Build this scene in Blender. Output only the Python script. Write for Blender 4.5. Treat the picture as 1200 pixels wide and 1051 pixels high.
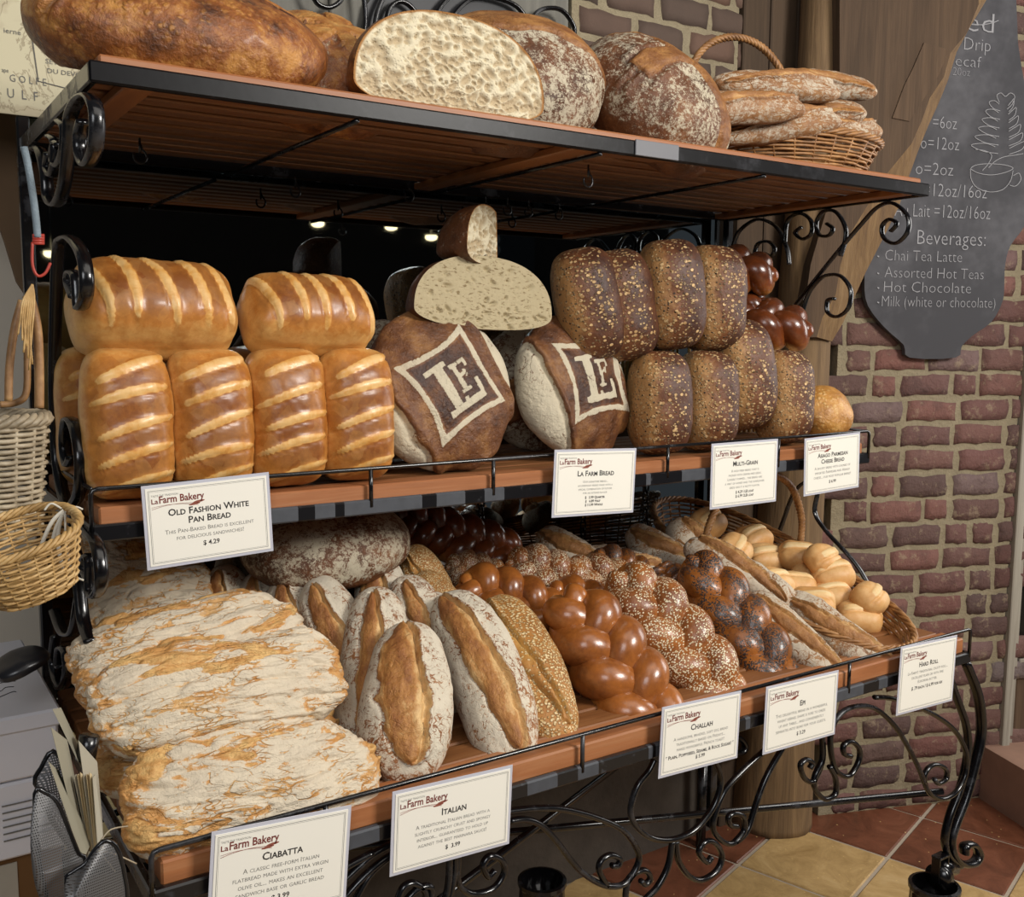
import bpy, bmesh, math, random
import numpy as np
from mathutils import Matrix, Vector

for o in list(bpy.data.objects): bpy.data.objects.remove(o, do_unlink=True)
SC = bpy.context.scene
COL = SC.collection
random.seed(7)

# ------------------------------------------------------------------ camera
PITCH, YAW, ROLL, FPX, EYE = .1129, .5870, .0061, 1163.1, 1.52
_f = np.array([math.sin(YAW)*math.cos(PITCH), math.cos(YAW)*math.cos(PITCH), -math.sin(PITCH)])
_r = np.array([math.cos(YAW), -math.sin(YAW), 0.]); _u = np.cross(_r, _f)
_c, _s = math.cos(ROLL), math.sin(ROLL)
_r, _u = _c*_r+_s*_u, _c*_u-_s*_r
cd = bpy.data.cameras.new('camera'); cam = bpy.data.objects.new('camera', cd); COL.objects.link(cam)
cd.sensor_width = 36; cd.lens = FPX/1200*36; cd.clip_start = .05; cd.clip_end = 60
cam.matrix_world = Matrix(((_r[0], _u[0], -_f[0], 0), (_r[1], _u[1], -_f[1], 0), (_r[2], _u[2], -_f[2], EYE), (0, 0, 0, 1)))
SC.camera = cam
E0 = np.array([0, 0, EYE])
def _ray(px, py): return _f*FPX+_r*(px-600)-_u*(py-525.5)
def atY(px, py, Y): d = _ray(px, py); return E0+d*Y/d[1]          # the point of the plane y=Y seen there
def atX(px, py, X): d = _ray(px, py); return E0+d*X/d[0]
def atZ(px, py, Z): d = _ray(px, py); return E0+d*(Z-EYE)/d[2]

# ------------------------------------------------------------------ light
SC.view_settings.view_transform = 'Standard'; SC.view_settings.look = 'None'
SC.view_settings.exposure = 0.06; SC.view_settings.gamma = 1; SC.view_settings.use_curve_mapping = False
wd = bpy.data.worlds.new('world'); SC.world = wd; wd.use_nodes = True
wd.node_tree.nodes['Background'].inputs[0].default_value = (.62, .66, .72, 1)
wd.node_tree.nodes['Background'].inputs[1].default_value = .10
def area(name, loc, target, sx, sy, power, col):
    l = bpy.data.lights.new(name, 'AREA'); l.shape = 'RECTANGLE'; l.size = sx; l.size_y = sy; l.energy = power; l.color = col
    o = bpy.data.objects.new(name, l); COL.objects.link(o); o.location = loc
    o.rotation_euler = (Vector(target)-Vector(loc)).to_track_quat('-Z', 'Y').to_euler(); return o
area('softbox_key', (2.3, -1.3, 2.75), (1.0, 1.5, 1.15), 1.0, .8, 104, (1, .965, .91))
area('softbox_fill', (-.9, -.9, 2.5), (.9, 1.5, 1.1), 1.3, 1.1, 27, (.95, .97, 1))
area('doorway_light', (4.5, .95, 1.9), (2.3, 1.7, .9), 1.0, 1.6, 30, (1, .97, .93))
area('overhead_fill', (1.2, .2, 3.3), (1.3, 1.5, 1.2), 2.2, 1.4, 17, (1, .93, .84))  # added fill from overhead, not a lamp of the room

# ------------------------------------------------------------------ helpers
def lin(h):
    h = h.lstrip('#'); c = [int(h[i:i+2], 16)/255 for i in (0, 2, 4)]
    return tuple([(x/12.92 if x <= .04045 else ((x+.055)/1.055)**2.4) for x in c])+(1,)
def tag(o, label=None, cat=None, group=None, kind=None):
    if label: o['label'] = label
    if cat: o['category'] = cat
    if group: o['group'] = group
    if kind: o['kind'] = kind
    return o
def mesh(name, V, F, mats=None, masks=None, smooth=True, uv=None):
    me = bpy.data.meshes.new(name)
    V = np.asarray(V, float)
    me.from_pydata(V.tolist(), [], F.tolist() if isinstance(F, np.ndarray) else F)
    if masks is not None:
        a = me.color_attributes.new('m', 'FLOAT_COLOR', 'POINT'); a.data.foreach_set('color', np.asarray(masks, np.float32).ravel())
    if mats is not None:
        for m in (mats if isinstance(mats, (list, tuple)) else [mats]): me.materials.append(m)
    if smooth: me.polygons.foreach_set('use_smooth', [True]*len(me.polygons))
    me.update(); return me
def ob(name, me, parent=None, M=None):
    o = bpy.data.objects.new(name, me); COL.objects.link(o)
    if parent is not None: o.parent = parent
    if M is not None: o.matrix_local = M
    return o
def empty(name, loc, label=None, cat=None, group=None):
    o = bpy.data.objects.new(name, None); COL.objects.link(o); o.location = loc; o.empty_display_size = .05
    return tag(o, label, cat, group)
def part(name, VF, mat, root, smooth=True, masks=None, world=True):
    V, F = VF; V = np.asarray(V, float)
    if world and root is not None:
        p = root; off = np.zeros(3)
        while p is not None: off += np.array(p.location); p = p.parent
        V = V-off
    return ob(name, mesh(name, V, F, mat, masks, smooth), root)
def join(L):
    V = []; F = []; n = 0
    for v, f in L:
        V.append(np.asarray(v, float)); F += [[i+n for i in q] for q in (f.tolist() if isinstance(f, np.ndarray) else f)]; n += len(v)
    return np.vstack(V), F
def frame(c, x, z):
    x = Vector(x).normalized(); z = Vector(z); z = (z-x*z.dot(x)).normalized(); y = z.cross(x)
    return Matrix(((x[0], y[0], z[0], c[0]), (x[1], y[1], z[1], c[1]), (x[2], y[2], z[2], c[2]), (0, 0, 0, 1)))
def xf(V, M):
    A = np.array(M); return np.asarray(V) @ A[:3, :3].T + A[:3, 3]
def box(c, s, b=.002, R=None):
    """bevelled box, centre c, size s"""
    hx, hy, hz = [q/2 for q in s]; b = min(b, hx*.45, hy*.45, hz*.45)
    V = []; idx = {}
    for sx in (-1, 1):
        for sy in (-1, 1):
            for sz in (-1, 1):
                for k in range(3):
                    p = [sx*(hx-b), sy*(hy-b), sz*(hz-b)]; p[k] = (sx*hx, sy*hy, sz*hz)[k]
                    idx[(sx, sy, sz, k)] = len(V); V.append(p)
    F = []
    for k in range(3):
        a, d = [(1, 2), (2, 0), (0, 1)][k]
        for s_ in (-1, 1):
            q = []
            for (u, v) in ((-1, -1), (1, -1), (1, 1), (-1, 1)):
                t = [0, 0, 0]; t[k] = s_; t[a] = u; t[d] = v; q.append(idx[(t[0], t[1], t[2], k)])
            F.append(q if s_ > 0 else q[::-1])
    for k in range(3):
        a, d = [(1, 2), (2, 0), (0, 1)][k]
        for u in (-1, 1):
            for v in (-1, 1):
                t0 = [0, 0, 0]; t1 = [0, 0, 0]; t0[k] = -1; t1[k] = 1
                for t in (t0, t1): t[a] = u; t[d] = v
                q = [idx[(*t0, a)], idx[(*t1, a)], idx[(*t1, d)], idx[(*t0, d)]]
                F.append(q if u*v > 0 else q[::-1])
    for sx in (-1, 1):
        for sy in (-1, 1):
            for sz in (-1, 1):
                q = [idx[(sx, sy, sz, k)] for k in range(3)]
                F.append(q if sx*sy*sz > 0 else q[::-1])
    V = np.array(V)
    if R is not None: V = V @ np.array(R).T
    return V+np.array(c), F
def smooth(P, k=6, closed=False):
    P = np.asarray(P, float); n = len(P); out = []
    for i in range(n if closed else n-1):
        if closed: a, b, c, d = P[(i-1) % n], P[i], P[(i+1) % n], P[(i+2) % n]
        else: a, b, c, d = P[max(i-1, 0)], P[i], P[i+1], P[min(i+2, n-1)]
        for j in range(k):
            t = j/k
            out.append(.5*((2*b)+(-a+c)*t+(2*a-5*b+4*c-d)*t*t+(-a+3*b-3*c+d)*t**3))
    if not closed: out.append(P[-1])
    return np.array(out)
def sweep(P, w, h=None, nrm=None, seg=8, closed=False, rad=None, sq=2.0):
    """bar along P; h in the curve's plane, w along nrm; sq>2 gives a squarer section"""
    P = np.asarray(P, float); n = len(P); h = w if h is None else h
    T = np.roll(P, -1, 0)-np.roll(P, 1, 0)
    if not closed: T[0] = P[1]-P[0]; T[-1] = P[-1]-P[-2]
    T /= np.linalg.norm(T, axis=1)[:, None]+1e-12
    if nrm is None:
        N = np.zeros_like(P); a = np.array([0, 0, 1.]) if abs(T[0][2]) < .9 else np.array([1., 0, 0])
        v = a-T[0]*(a@T[0])
        for i in range(n):
            v = v-T[i]*(v@T[i]); v /= np.linalg.norm(v)+1e-12; N[i] = v
    else:
        N = np.tile(np.array(nrm, float), (n, 1)); N -= T*(N*T).sum(1)[:, None]; N /= np.linalg.norm(N, axis=1)[:, None]+1e-12
    B = np.cross(T, N); a = np.arange(seg)/seg*2*math.pi+math.pi/seg
    ca, sa = np.cos(a), np.sin(a); k = (abs(ca)**sq+abs(sa)**sq)**(-1/sq); ca, sa = ca*k, sa*k
    r = np.ones(n) if rad is None else np.asarray(rad)
    V = P[:, None, :]+r[:, None, None]*(N[:, None, :]*ca[None, :, None]*w/2+B[:, None, :]*sa[None, :, None]*h/2)
    V = V.reshape(-1, 3); F = []
    for i in range(n if closed else n-1):
        j = (i+1) % n
        for s_ in range(seg):
            t = (s_+1) % seg; F.append([i*seg+s_, i*seg+t, j*seg+t, j*seg+s_])
    if not closed:
        F.append([s_ for s_ in range(seg)][::-1]); F.append([(n-1)*seg+s_ for s_ in range(seg)])
    return V, F
def rod(a, b, w, h=None, seg=8, sq=2): return sweep(np.array([a, b], float), w, h, seg=seg, sq=sq)
_rs = np.random.RandomState(3); _pt = _rs.permutation(256); _pv = _rs.rand(256)
def vn(P, sc=1., seed=0):
    P = np.asarray(P, float)*sc+seed*17.31; I = np.floor(P).astype(int); f = P-I; f = f*f*(3-2*f); r = 0
    for dx in (0, 1):
        for dy in (0, 1):
            for dz in (0, 1):
                h = _pv[_pt[(_pt[(_pt[(I[:, 0]+dx) & 255]+I[:, 1]+dy) & 255]+I[:, 2]+dz) & 255]]
                r = r+h*(f[:, 0] if dx else 1-f[:, 0])*(f[:, 1] if dy else 1-f[:, 1])*(f[:, 2] if dz else 1-f[:, 2])
    return r
def fbm(P, sc, oc=3, seed=0):
    s = 0; a = .5; t = 0
    for i in range(oc): s = s+a*vn(P, sc*2**i, seed+i*3); t += a; a *= .5
    return s/t
def sst(a, b, x): t = np.clip((x-a)/(b-a), 0, 1); return t*t*(3-2*t)

# ------------------------------------------------------------------ materials
class G:
    def __init__(s, name):
        s.m = bpy.data.materials.new(name); s.m.use_nodes = True; s.t = s.m.node_tree; s.p = s.t.nodes['Principled BSDF']
    def n(s, ty, **k):
        x = s.t.nodes.new(ty)
        for a, b in k.items(): setattr(x, a, b)
        return x
    def put(s, sock, v):
        if hasattr(v, 'is_output'): s.t.links.new(v, sock)
        else: sock.default_value = v
    def obj(s, rnd=True):
        tc = s.n('ShaderNodeTexCoord').outputs['Object']
        if not rnd: return tc
        r = s.n('ShaderNodeObjectInfo').outputs['Random']; return s.vadd(tc, s.math('MULTIPLY', r, 7.3))
    def rnd(s): return s.n('ShaderNodeObjectInfo').outputs['Random']
    def vadd(s, a, b):
        x = s.n('ShaderNodeVectorMath', operation='ADD'); s.put(x.inputs[0], a); s.put(x.inputs[1], b); return x.outputs[0]
    def vmul(s, a, b):
        x = s.n('ShaderNodeVectorMath', operation='MULTIPLY'); s.put(x.inputs[0], a); s.put(x.inputs[1], b); return x.outputs[0]
    def math(s, op, a, b=0., c=None, clamp=False):
        x = s.n('ShaderNodeMath', operation=op, use_clamp=clamp); s.put(x.inputs[0], a); s.put(x.inputs[1], b)
        if c is not None: s.put(x.inputs[2], c)
        return x.outputs[0]
    def step(s, x, a, b):
        q = s.n('ShaderNodeMapRange', interpolation_type='SMOOTHSTEP'); s.put(q.inputs[0], x); s.put(q.inputs[1], a); s.put(q.inputs[2], b); return q.outputs[0]
    def noise(s, v, sc, d=4, r=.55, dist=0.):
        x = s.n('ShaderNodeTexNoise'); s.put(x.inputs['Vector'], v); x.inputs['Scale'].default_value = sc
        x.inputs['Detail'].default_value = d; x.inputs['Roughness'].default_value = r; x.inputs['Distortion'].default_value = dist
        return x.outputs['Fac']
    def vor(s, v, sc, feat='F1', rnd=1.):
        x = s.n('ShaderNodeTexVoronoi', feature=feat); s.put(x.inputs['Vector'], v); x.inputs['Scale'].default_value = sc
        x.inputs['Randomness'].default_value = rnd; return x
    def mix(s, f, a, b, bt='MIX'):
        x = s.n('ShaderNodeMix', data_type='RGBA', blend_type=bt); s.put(x.inputs[0], f); s.put(x.inputs[6], a); s.put(x.inputs[7], b); return x.outputs[2]
    def ramp(s, f, st):
        x = s.n('ShaderNodeValToRGB'); s.put(x.inputs[0], f); e = x.color_ramp.elements
        while len(e) < len(st): e.new(.5)
        for q, (p, c) in zip(e, st): q.position = p; q.color = c if not isinstance(c, str) else lin(c)
        return x.outputs[0]
    def attr(s):
        a = s.n('ShaderNodeAttribute', attribute_name='m'); x = s.n('ShaderNodeSeparateColor'); s.t.links.new(a.outputs['Color'], x.inputs[0])
        return x.outputs[0], x.outputs[1], x.outputs[2], a.outputs['Alpha']
    def sep(s, v): x = s.n('ShaderNodeSeparateXYZ'); s.put(x.inputs[0], v); return x.outputs
    def bump(s, h, st=.3, d=.002):
        b = s.n('ShaderNodeBump'); b.inputs['Strength'].default_value = st; b.inputs['Distance'].default_value = d; s.put(b.inputs['Height'], h)
        s.t.links.new(b.outputs[0], s.p.inputs['Normal'])
    def out(s, col=None, rough=None, **k):
        if col is not None: s.put(s.p.inputs['Base Color'], lin(col) if isinstance(col, str) else col)
        if rough is not None: s.put(s.p.inputs['Roughness'], rough)
        for a, b in k.items(): s.put(s.p.inputs[a.replace('_', ' ')], b)
        return s.m
def plain(name, col, rough=.5, var=.12, sc=20, bump=.0, **k):
    g = G(name); v = g.obj(); nn = g.noise(v, sc); c = lin(col)
    a = tuple(x*(1-var) for x in c[:3])+(1,); b = tuple(min(1, x*(1+var)) for x in c[:3])+(1,)
    if bump: g.bump(g.noise(v, sc*4), bump)
    return g.out(g.mix(nn, a, b), rough, **k)
def wood(name, a, b, c, axis=0, sc=6, rough=.45, bump=.15):
    g = G(name); v = g.obj(); k = [22, 22, 22]; k[axis] = 1.2
    w = g.vmul(v, tuple(k)); n1 = g.noise(w, sc/4, 6, .65, 1.2); n2 = g.noise(w, sc*2, 4)
    col = g.ramp(n1, [(.25, a), (.5, b), (.78, c)]); col = g.mix(g.math('MULTIPLY', n2, .45), col, lin(a), 'MIX')
    col = g.mix(g.math('MULTIPLY', g.rnd(), .35), col, lin(a))
    g.bump(n2, bump, .002); return g.out(col, rough)
M = {}
def iron(name, dust=.35):
    g = G(name); v = g.obj(False); n1 = g.noise(v, 9, 6, .7); n2 = g.noise(v, 60, 3)
    f = g.math('MULTIPLY', g.step(n1, .52, .72), dust)
    col = g.mix(f, lin('#0c0b0d'), lin('#55555a')); g.bump(n2, .12, .001)
    return g.out(col, g.math('ADD', g.math('MULTIPLY', f, .9), .2), Specular_IOR_Level=.6)
M['iron'] = iron('black_iron'); M['iron_dusty'] = iron('dusty_iron', .8)
g = G('worn_black_bar'); v = g.obj(False); X = g.sep(v)[0]
vv = g.n('ShaderNodeCombineXYZ'); g.put(vv.inputs[0], X)
q = g.vor(vv.outputs[0], 17.); cr = g.sep(q.outputs['Color'])[0]; n1 = g.noise(v, 45, 5)
f = g.math('MULTIPLY', g.step(cr, .5, .53), g.math('ADD', g.math('MULTIPLY', n1, .5), .5))
f = g.math('MAXIMUM', f, g.math('MULTIPLY', g.step(n1, .6, .7), .35))
M['bar'] = g.out(g.mix(f, lin('#0d0c0f'), lin('#4a4d53')), g.math('ADD', g.math('MULTIPLY', f, .4), .28), Specular_IOR_Level=.5)
M['bar_top'] = iron('top_bar', .28); _p = M['bar_top'].node_tree.nodes['Principled BSDF']; _p.inputs['Specular IOR Level'].default_value = .18; M['bar_top'].node_tree.links.remove(_p.inputs['Roughness'].links[0]); _p.inputs['Roughness'].default_value = .36
M['wood'] = wood('shelf_wood', '#68401f', '#8a5831', '#a87a4c', 0, 5, .5)
M['wood_lip'] = wood('shelf_lip_wood', '#86522f', '#a96b40', '#c28e64', 0, 5, .5)
M['batten'] = wood('batten_wood', '#7d4a22', '#9a6231', '#b98048', 1, 5, .5)
M['timber_x'] = wood('old_timber', '#4f3c27', '#7d6344', '#a6875e', 2, 4, .8, .8)
M['timber_dark'] = wood('dark_timber', '#3c2d1f', '#5b4633', '#745b43', 2, 4, .85, .7)
M['timber_lit'] = wood('lit_edge_timber', '#553d25', '#7f6139', '#a5865a', 2, 6, .8, 1.)  # paler copy of the brace timber: light painted into the colour of its edge
M['plank'] = wood('wall_plank', '#382a1d', '#4f3d2b', '#66503a', 2, 4, .8, .4)
# ------------------------------------------------------------------ the setting
def lum(name): return tag(name, kind='structure')
WO = np.array([2.539, 1.951]); WA = math.radians(-20.5); WD = np.array([math.cos(WA), math.sin(WA)]); WN = np.array([WD[1], -WD[0]])   # WN points into the room
def wall_pt(s, n, z): p = WO+WD*s+WN*n; return np.array([p[0], p[1], z])
def on_wall(px, py, n=0.):
    r = _ray(px, py); nn = np.array([-WD[1], WD[0]]); o = WO+WN*n; t = (nn@o)/(nn@r[:2]); P = E0+r*t
    return float((P[:2]-WO)@WD), float(P[2])
g = G('brick_red'); v = g.obj(); r = g.rnd(); n1 = g.noise(v, 14, 6, .7); n2 = g.noise(v, 70, 5, .7)
base = g.ramp(r, [(0, '#5f423c'), (.2, '#74504a'), (.4, '#594540'), (.6, '#7d554c'), (.8, '#655049'), (.92, '#75473f'), (1, '#70706f')])
c = g.mix(g.math('MULTIPLY', g.step(n1, .5, .75), .55), base, lin('#3f2f2c')); c = g.mix(g.math('MULTIPLY', g.step(g.noise(v, 26, 6, .75), .54, .66), .55), c, lin('#9c8a70'))
g.bump(g.math('ADD', n1, n2), 1., .007); M['brick'] = g.out(c, .9)
g = G('mortar'); v = g.obj(False); n1 = g.noise(v, 20, 6, .75); n2 = g.noise(v, 110, 4, .7)
g.bump(g.math('ADD', n1, g.math('MULTIPLY', n2, .5)), 1., .01)
M['mortar'] = g.out(g.mix(n1, lin('#766a54'), lin('#a99c80')), .95)
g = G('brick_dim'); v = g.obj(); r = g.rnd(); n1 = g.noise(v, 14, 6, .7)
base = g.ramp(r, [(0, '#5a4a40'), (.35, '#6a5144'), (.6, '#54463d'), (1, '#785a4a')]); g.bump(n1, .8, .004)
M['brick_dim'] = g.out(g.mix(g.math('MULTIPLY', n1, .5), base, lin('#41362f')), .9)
def brick_mesh(L, H, D, seed, m):
    rs = np.random.RandomState(seed); nx, nz = 6, 3; V = []; F = []
    for j in range(nz+1):
        for i in range(nx+1):
            x = -L/2+L*i/nx; z = -H/2+H*j/nz; e = (i in (0, nx))+(j in (0, nz))
            V.append((x+rs.uniform(-.005, .005), -D*.6+(.003 if e == 1 else .006 if e == 2 else 0)+rs.uniform(-.002, .002), z+rs.uniform(-.004, .004)))
    for j in range(nz):
        for i in range(nx): a = j*(nx+1)+i; F.append([a, a+1, a+nx+2, a+nx+1])
    n = len(V)
    ring = [i for i in range(nx+1)]+[(j+1)*(nx+1)-1 for j in range(1, nz+1)]+[nz*(nx+1)+i for i in range(nx-1, -1, -1)]+[j*(nx+1) for j in range(nz-1, 0, -1)]
    for k in ring: x, y, z = V[k]; V.append((x, .03, z))
    for a in range(len(ring)):
        b = (a+1) % len(ring); F.append([ring[b], ring[a], n+a, n+b])
    return mesh('brick', V, F, m)
def brick_wall(root, org, ang, s0, s1, z0, z1, mat, ps=.19, pz=.0785, seed=0, skip=None):
    rs = random.Random(seed); full = [brick_mesh(ps-rs.uniform(.016, .03), pz-rs.uniform(.012, .020), .012, seed*50+k, mat) for k in range(6)]
    half = [brick_mesh(ps*.5-.022, pz-.018, .012, seed*50+20+k, mat) for k in range(4)]
    D = np.array([math.cos(ang), math.sin(ang)]); row = 0; z = z0+pz/2; cnt = 0
    while z < z1:
        s = s0-(ps/2 if row % 2 else 0)+rs.uniform(-.02, .02)
        while s < s1:
            h = rs.random() < .2; w = ps*.5 if h else ps
            if s+w > s0-.02 and s < s1 and not (skip and skip(s+w/2, z)):
                p = org+D*(s+w/2); o = ob('brick', rs.choice(half if h else full), root)
                off = np.array(root.location)
                o.location = (p[0]-off[0], p[1]-off[1], z-off[2]+rs.uniform(-.003, .003)); o.rotation_euler = (rs.uniform(-.02, .02), rs.uniform(-.015, .015), ang+rs.uniform(-.015, .015)); cnt += 1
            s += w
        z += pz; row += 1
    return cnt
def slab(name, o, ang, s0, s1, z0, z1, thick, mat, front=0.):
    """a wall slab, its front face through o, running along ang"""
    D = np.array([math.cos(ang), math.sin(ang)]); N = np.array([D[1], -D[0]])
    c = o+D*(s0+s1)/2-N*(thick/2-front); R = [[D[0], -N[0], 0], [D[1], -N[1], 0], [0, 0, 1]]
    V, F = box((0, 0, 0), (s1-s0, thick, z1-z0), .001); V = V@np.array(R).T
    me = mesh(name, V, F, mat, smooth=False); x = ob(name, me); x.location = (c[0], c[1], (z0+z1)/2); return lum(x)
wr = slab('wall_right', WO, WA, -.05, .60, 0, 2.9, .12, M['mortar'])
n1 = brick_wall(wr, WO, WA, -.02, .59, .0, 2.6, M['brick'], seed=1)
B0 = np.array([0., 2.10])
wb = slab('wall_back', B0, 0, 1.57, 2.165, 1.96, 2.9, .12, M['mortar'])
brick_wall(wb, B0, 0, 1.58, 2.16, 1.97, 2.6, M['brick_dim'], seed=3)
# low stone wall under the mirror
M['stone'] = plain('sill_stone', '#4c443c', .9, .5, 14, .9)
lum(slab('wall_below', B0, 0, .30, 2.16, 0, .46, .12, M['stone'], .01)).name = 'trim_2'
# grey painted boarding above the mirror, planks right of it
M['greywood'] = wood('grey_board', '#5c5a54', '#77746b', '#8c897e', 2, 4, .8, .3)
gb = slab('wall_front', B0, 0, .3, 1.56, 1.90, 2.9, .05, M['greywood'], .0); gb.name = 'trim_1'
for k in range(8):
    w = .148; x = .3+.152*k+w/2
    part('board', box((x, 2.094, 2.4), (w, .02, 1.0), .003), M['greywood'], gb, False)
wp = slab('trim_3', B0, 0, 2.165, 2.62, 0, 2.9, .06, M['plank'], -.01)
for k in range(4):
    x = 2.225+.112*k; part('plank', box((x, 2.10, 1.45), (.106, .03, 2.9), .004), M['plank'], wp, False)
# left plaster wall and floor
M['plaster'] = plain('beige_plaster', '#d6cab8', .9, .06, 6, .1)
lum(ob('wall_left', mesh('wall_left', *box((-.65, 2.60, 1.45), (2.0, .08, 2.9), .001), M['plaster'], smooth=False)))
M['grout'] = plain('grout', '#a89a88', .95, .15, 30, .4)
fl = lum(ob('floor', mesh('floor', *box((1.4, 1.0, -.032), (6.4, 4.6, .06), .001), M['grout'], smooth=False)))
def tile_mat(name, a, b, c):
    g = G(name); v = g.obj(); n1 = g.noise(v, 9, 8, .75, .8); n2 = g.noise(v, 90, 3); sp = g.vor(v, 55); rr = g.sep(sp.outputs['Color'])[0]
    col = g.ramp(n1, [(.3, a), (.55, b), (.8, c)])
    crumb = g.math('MULTIPLY', g.math('LESS_THAN', sp.outputs['Distance'], .13), g.math('GREATER_THAN', rr, .82))
    col = g.mix(g.math('MULTIPLY', crumb, .7), col, lin('#d9b97a')); g.bump(g.math('ADD', n1, g.math('MULTIPLY', n2, .3)), .25, .003)
    return g.out(col, .42)
TM = [tile_mat('ochre_tile', '#957749', '#bb9b68', '#d2b688'), tile_mat('terracotta_tile', '#54301f', '#744530', '#8c5a42')]
tm = [mesh('tile', *box((0, 0, 0), (.309, .309, .014), .004), m, smooth=False) for m in TM]
TA = math.radians(17); TU = np.array([math.cos(TA), math.sin(TA)]); TV = np.array([math.sin(TA), -math.cos(TA)]); TC = np.array([2.461, 1.689])
ochre = {(-1, 0): 1, (-1, -1): 0}
for i in range(-9, 5):
    for j in range(-4, 8):
        c = TC+TU*(i+.5)*.32+TV*(j+.5)*.32
        if not (.0 < c[0] < 3.9 and .1 < c[1] < 2.3): continue
        q = (c[0]-WO[0])*WD[0]+(c[1]-WO[1])*WD[1]; n = (c[0]-WO[0])*WN[0]+(c[1]-WO[1])*WN[1]
        if n < -.17 and q > -.1: continue
        k = 1 if (i, j) in ((-1, -2), (0, -1), (0, 0), (-2, -2), (1, 0), (1, -1), (2, 0), (-3, -1), (-3, 1), (-5, 0), (-5, 2), (0, -2), (1, 1), (-2, -3)) else (0 if (i, j) in ((-1, -1), (-1, 0), (0, 1), (-2, -1), (-2, 0), (-4, 0), (-3, 0)) else (1 if (i*5+j*3) % 4 == 0 else 0))
        t = ob('tile', tm[k], fl); t.location = (c[0], c[1], -.004+random.uniform(-.0008, .0008)); t.rotation_euler = (0, 0, TA)
# step and door at right
M['step'] = plain('step_stone', '#8a6a58', .85, .35, 9, .6)
lum(slab('trim_4', WO+WN*.52, WA, .54, 1.5, 0, .185, .55, M['step']))
M['jamb'] = wood('painted_jamb', '#7c7468', '#a39c8e', '#c2bcae', 2, 4, .7, .3)
dr = slab('door_1', WO, WA, .66, 1.5, .19, 2.3, .05, plain('dark_glass_door', '#14120f', .25, .1, 4), -.03)
def wbox(s0, s1, n0, n1, z0, z1, b=.003):
    V, F = box((0, 0, 0), (s1-s0, n1-n0, z1-z0), b); A = np.array([[WD[0], WN[0], 0], [WD[1], WN[1], 0], [0, 0, 1]]); c = wall_pt((s0+s1)/2, (n0+n1)/2, (z0+z1)/2)
    return V@A.T+c, [f[::-1] for f in F]
part('door_panel', wbox(.665, 1.5, -.03, -.005, .19, .42), M['timber_dark'], dr, False)
part('door_rail', wbox(.665, 1.5, -.03, .003, .42, .47), M['jamb'], dr, False)
tj = ob('trim_5', mesh('trim_5', *wbox(.603, .632, -.05, .022, .17, 2.6), M['jamb'], smooth=False)); lum(tj)
part('moulding', wbox(.634, .655, -.05, .006, .17, 2.6), M['jamb'], tj, False)
# ---- mirror behind the rack
g = G('mirror_glass'); M['mirror'] = g.out('#98a2a5', .02, Metallic=1.)
mr = lum(ob('window_1', mesh('window_1', *box((1.19, 2.086, 1.21), (1.79, .006, 1.48), .001), M['mirror'], smooth=False)))
mr.parent = None
part('window_frame', join([box((1.19, 2.088, .47), (1.80, .02, .02)), box((2.085, 2.088, 1.21), (.014, .02, 1.48)), box((.292, 2.088, 1.21), (.014, .02, 1.48))]), M['iron'], mr, False)
# ---- upright post and curved brace
def log(pts, rad, seg=28, seed=0, fac=.08):
    P = smooth(pts, 10); rr = np.interp(np.linspace(0, 1, len(P)), np.linspace(0, 1, len(rad)), rad)
    V, F = sweep(P, 2, 2, nrm=(1, 0, 0), seg=seg, rad=rr); V = np.array(V)
    c = np.repeat(P, seg, 0); d = V-c; n = fbm(V*np.array([1, 1, .25]), 14, 3, seed); return c+d*(1+fac*(n-.5)*2)[:, None], F
pc = np.array([2.345, 2.04]); rd = np.array([_r[0], _r[1]])
pp = []; rr_ = [.128, .118, .105, .092, .08, .07, .062, .058]
for k, z in enumerate(np.linspace(0, 2.75, 8)):
    q = pc+rd*(.128-rr_[k]); pp.append((q[0], q[1], z))
o = ob('timber_post', mesh('timber_post', *log(pp, rr_), M['timber_x']))
tag(o, 'round weathered timber post standing between the rack and the red brick wall', 'post')
def prism(outline, front, back, cham=None):
    """outline: list of (s,z) on the wall plane; front/back offsets n"""
    n = len(outline); V = [wall_pt(s, front, z) for s, z in outline]+[wall_pt(s, back, z) for s, z in outline]
    F = [list(range(n))[::-1], list(range(n, 2*n))]+[[i, (i+1) % n, n+(i+1) % n, n+i] for i in range(n)]
    return np.array(V), F
rt = [on_wall(*q, .07) for q in ((1158, -30), (1156, 0), (1136, 33), (1121, 61), (1111, 94), (1100, 121), (1088, 147), (1077, 174), (1065, 207), (1053, 243), (1033, 283), (1015, 318), (1000, 351), (988, 378), (975, 400))]
inn = [on_wall(*q, .10) for q in ((1150, -30), (1147, 5), (1129, 38), (1116, 62), (1104, 90), (1094, 115), (1080, 142), (1064, 168), (1042, 203), (1018, 235), (1000, 275), (985, 310), (975, 345), (966, 372), (955, 395))]
lf = [on_wall(*q, .10) for q in ((984, -30), (984, 5), (984, 38), (984, 62), (984, 90), (984, 115), (983, 140), (982, 160), (978, 199), (972, 235), (960, 275), (950, 310), (945, 345), (940, 372), (935, 395))]
n = len(rt); V = [wall_pt(s, .10, z) for s, z in lf]+[wall_pt(s+.006*((i*7) % 5-2), .10, z) for i, (s, z) in enumerate(inn)]+[wall_pt(s, .07, z) for s, z in rt]+[wall_pt(s, .04, z) for s, z in rt]+[wall_pt(s, .04, z) for s, z in lf]
F = []
for a in range(4):
    for i in range(n-1): F.append([a*n+i, a*n+i+1, (a+1)*n+i+1, (a+1)*n+i])
F.append([a*n for a in range(5)]); F.append([a*n+n-1 for a in range(5)][::-1])
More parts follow.
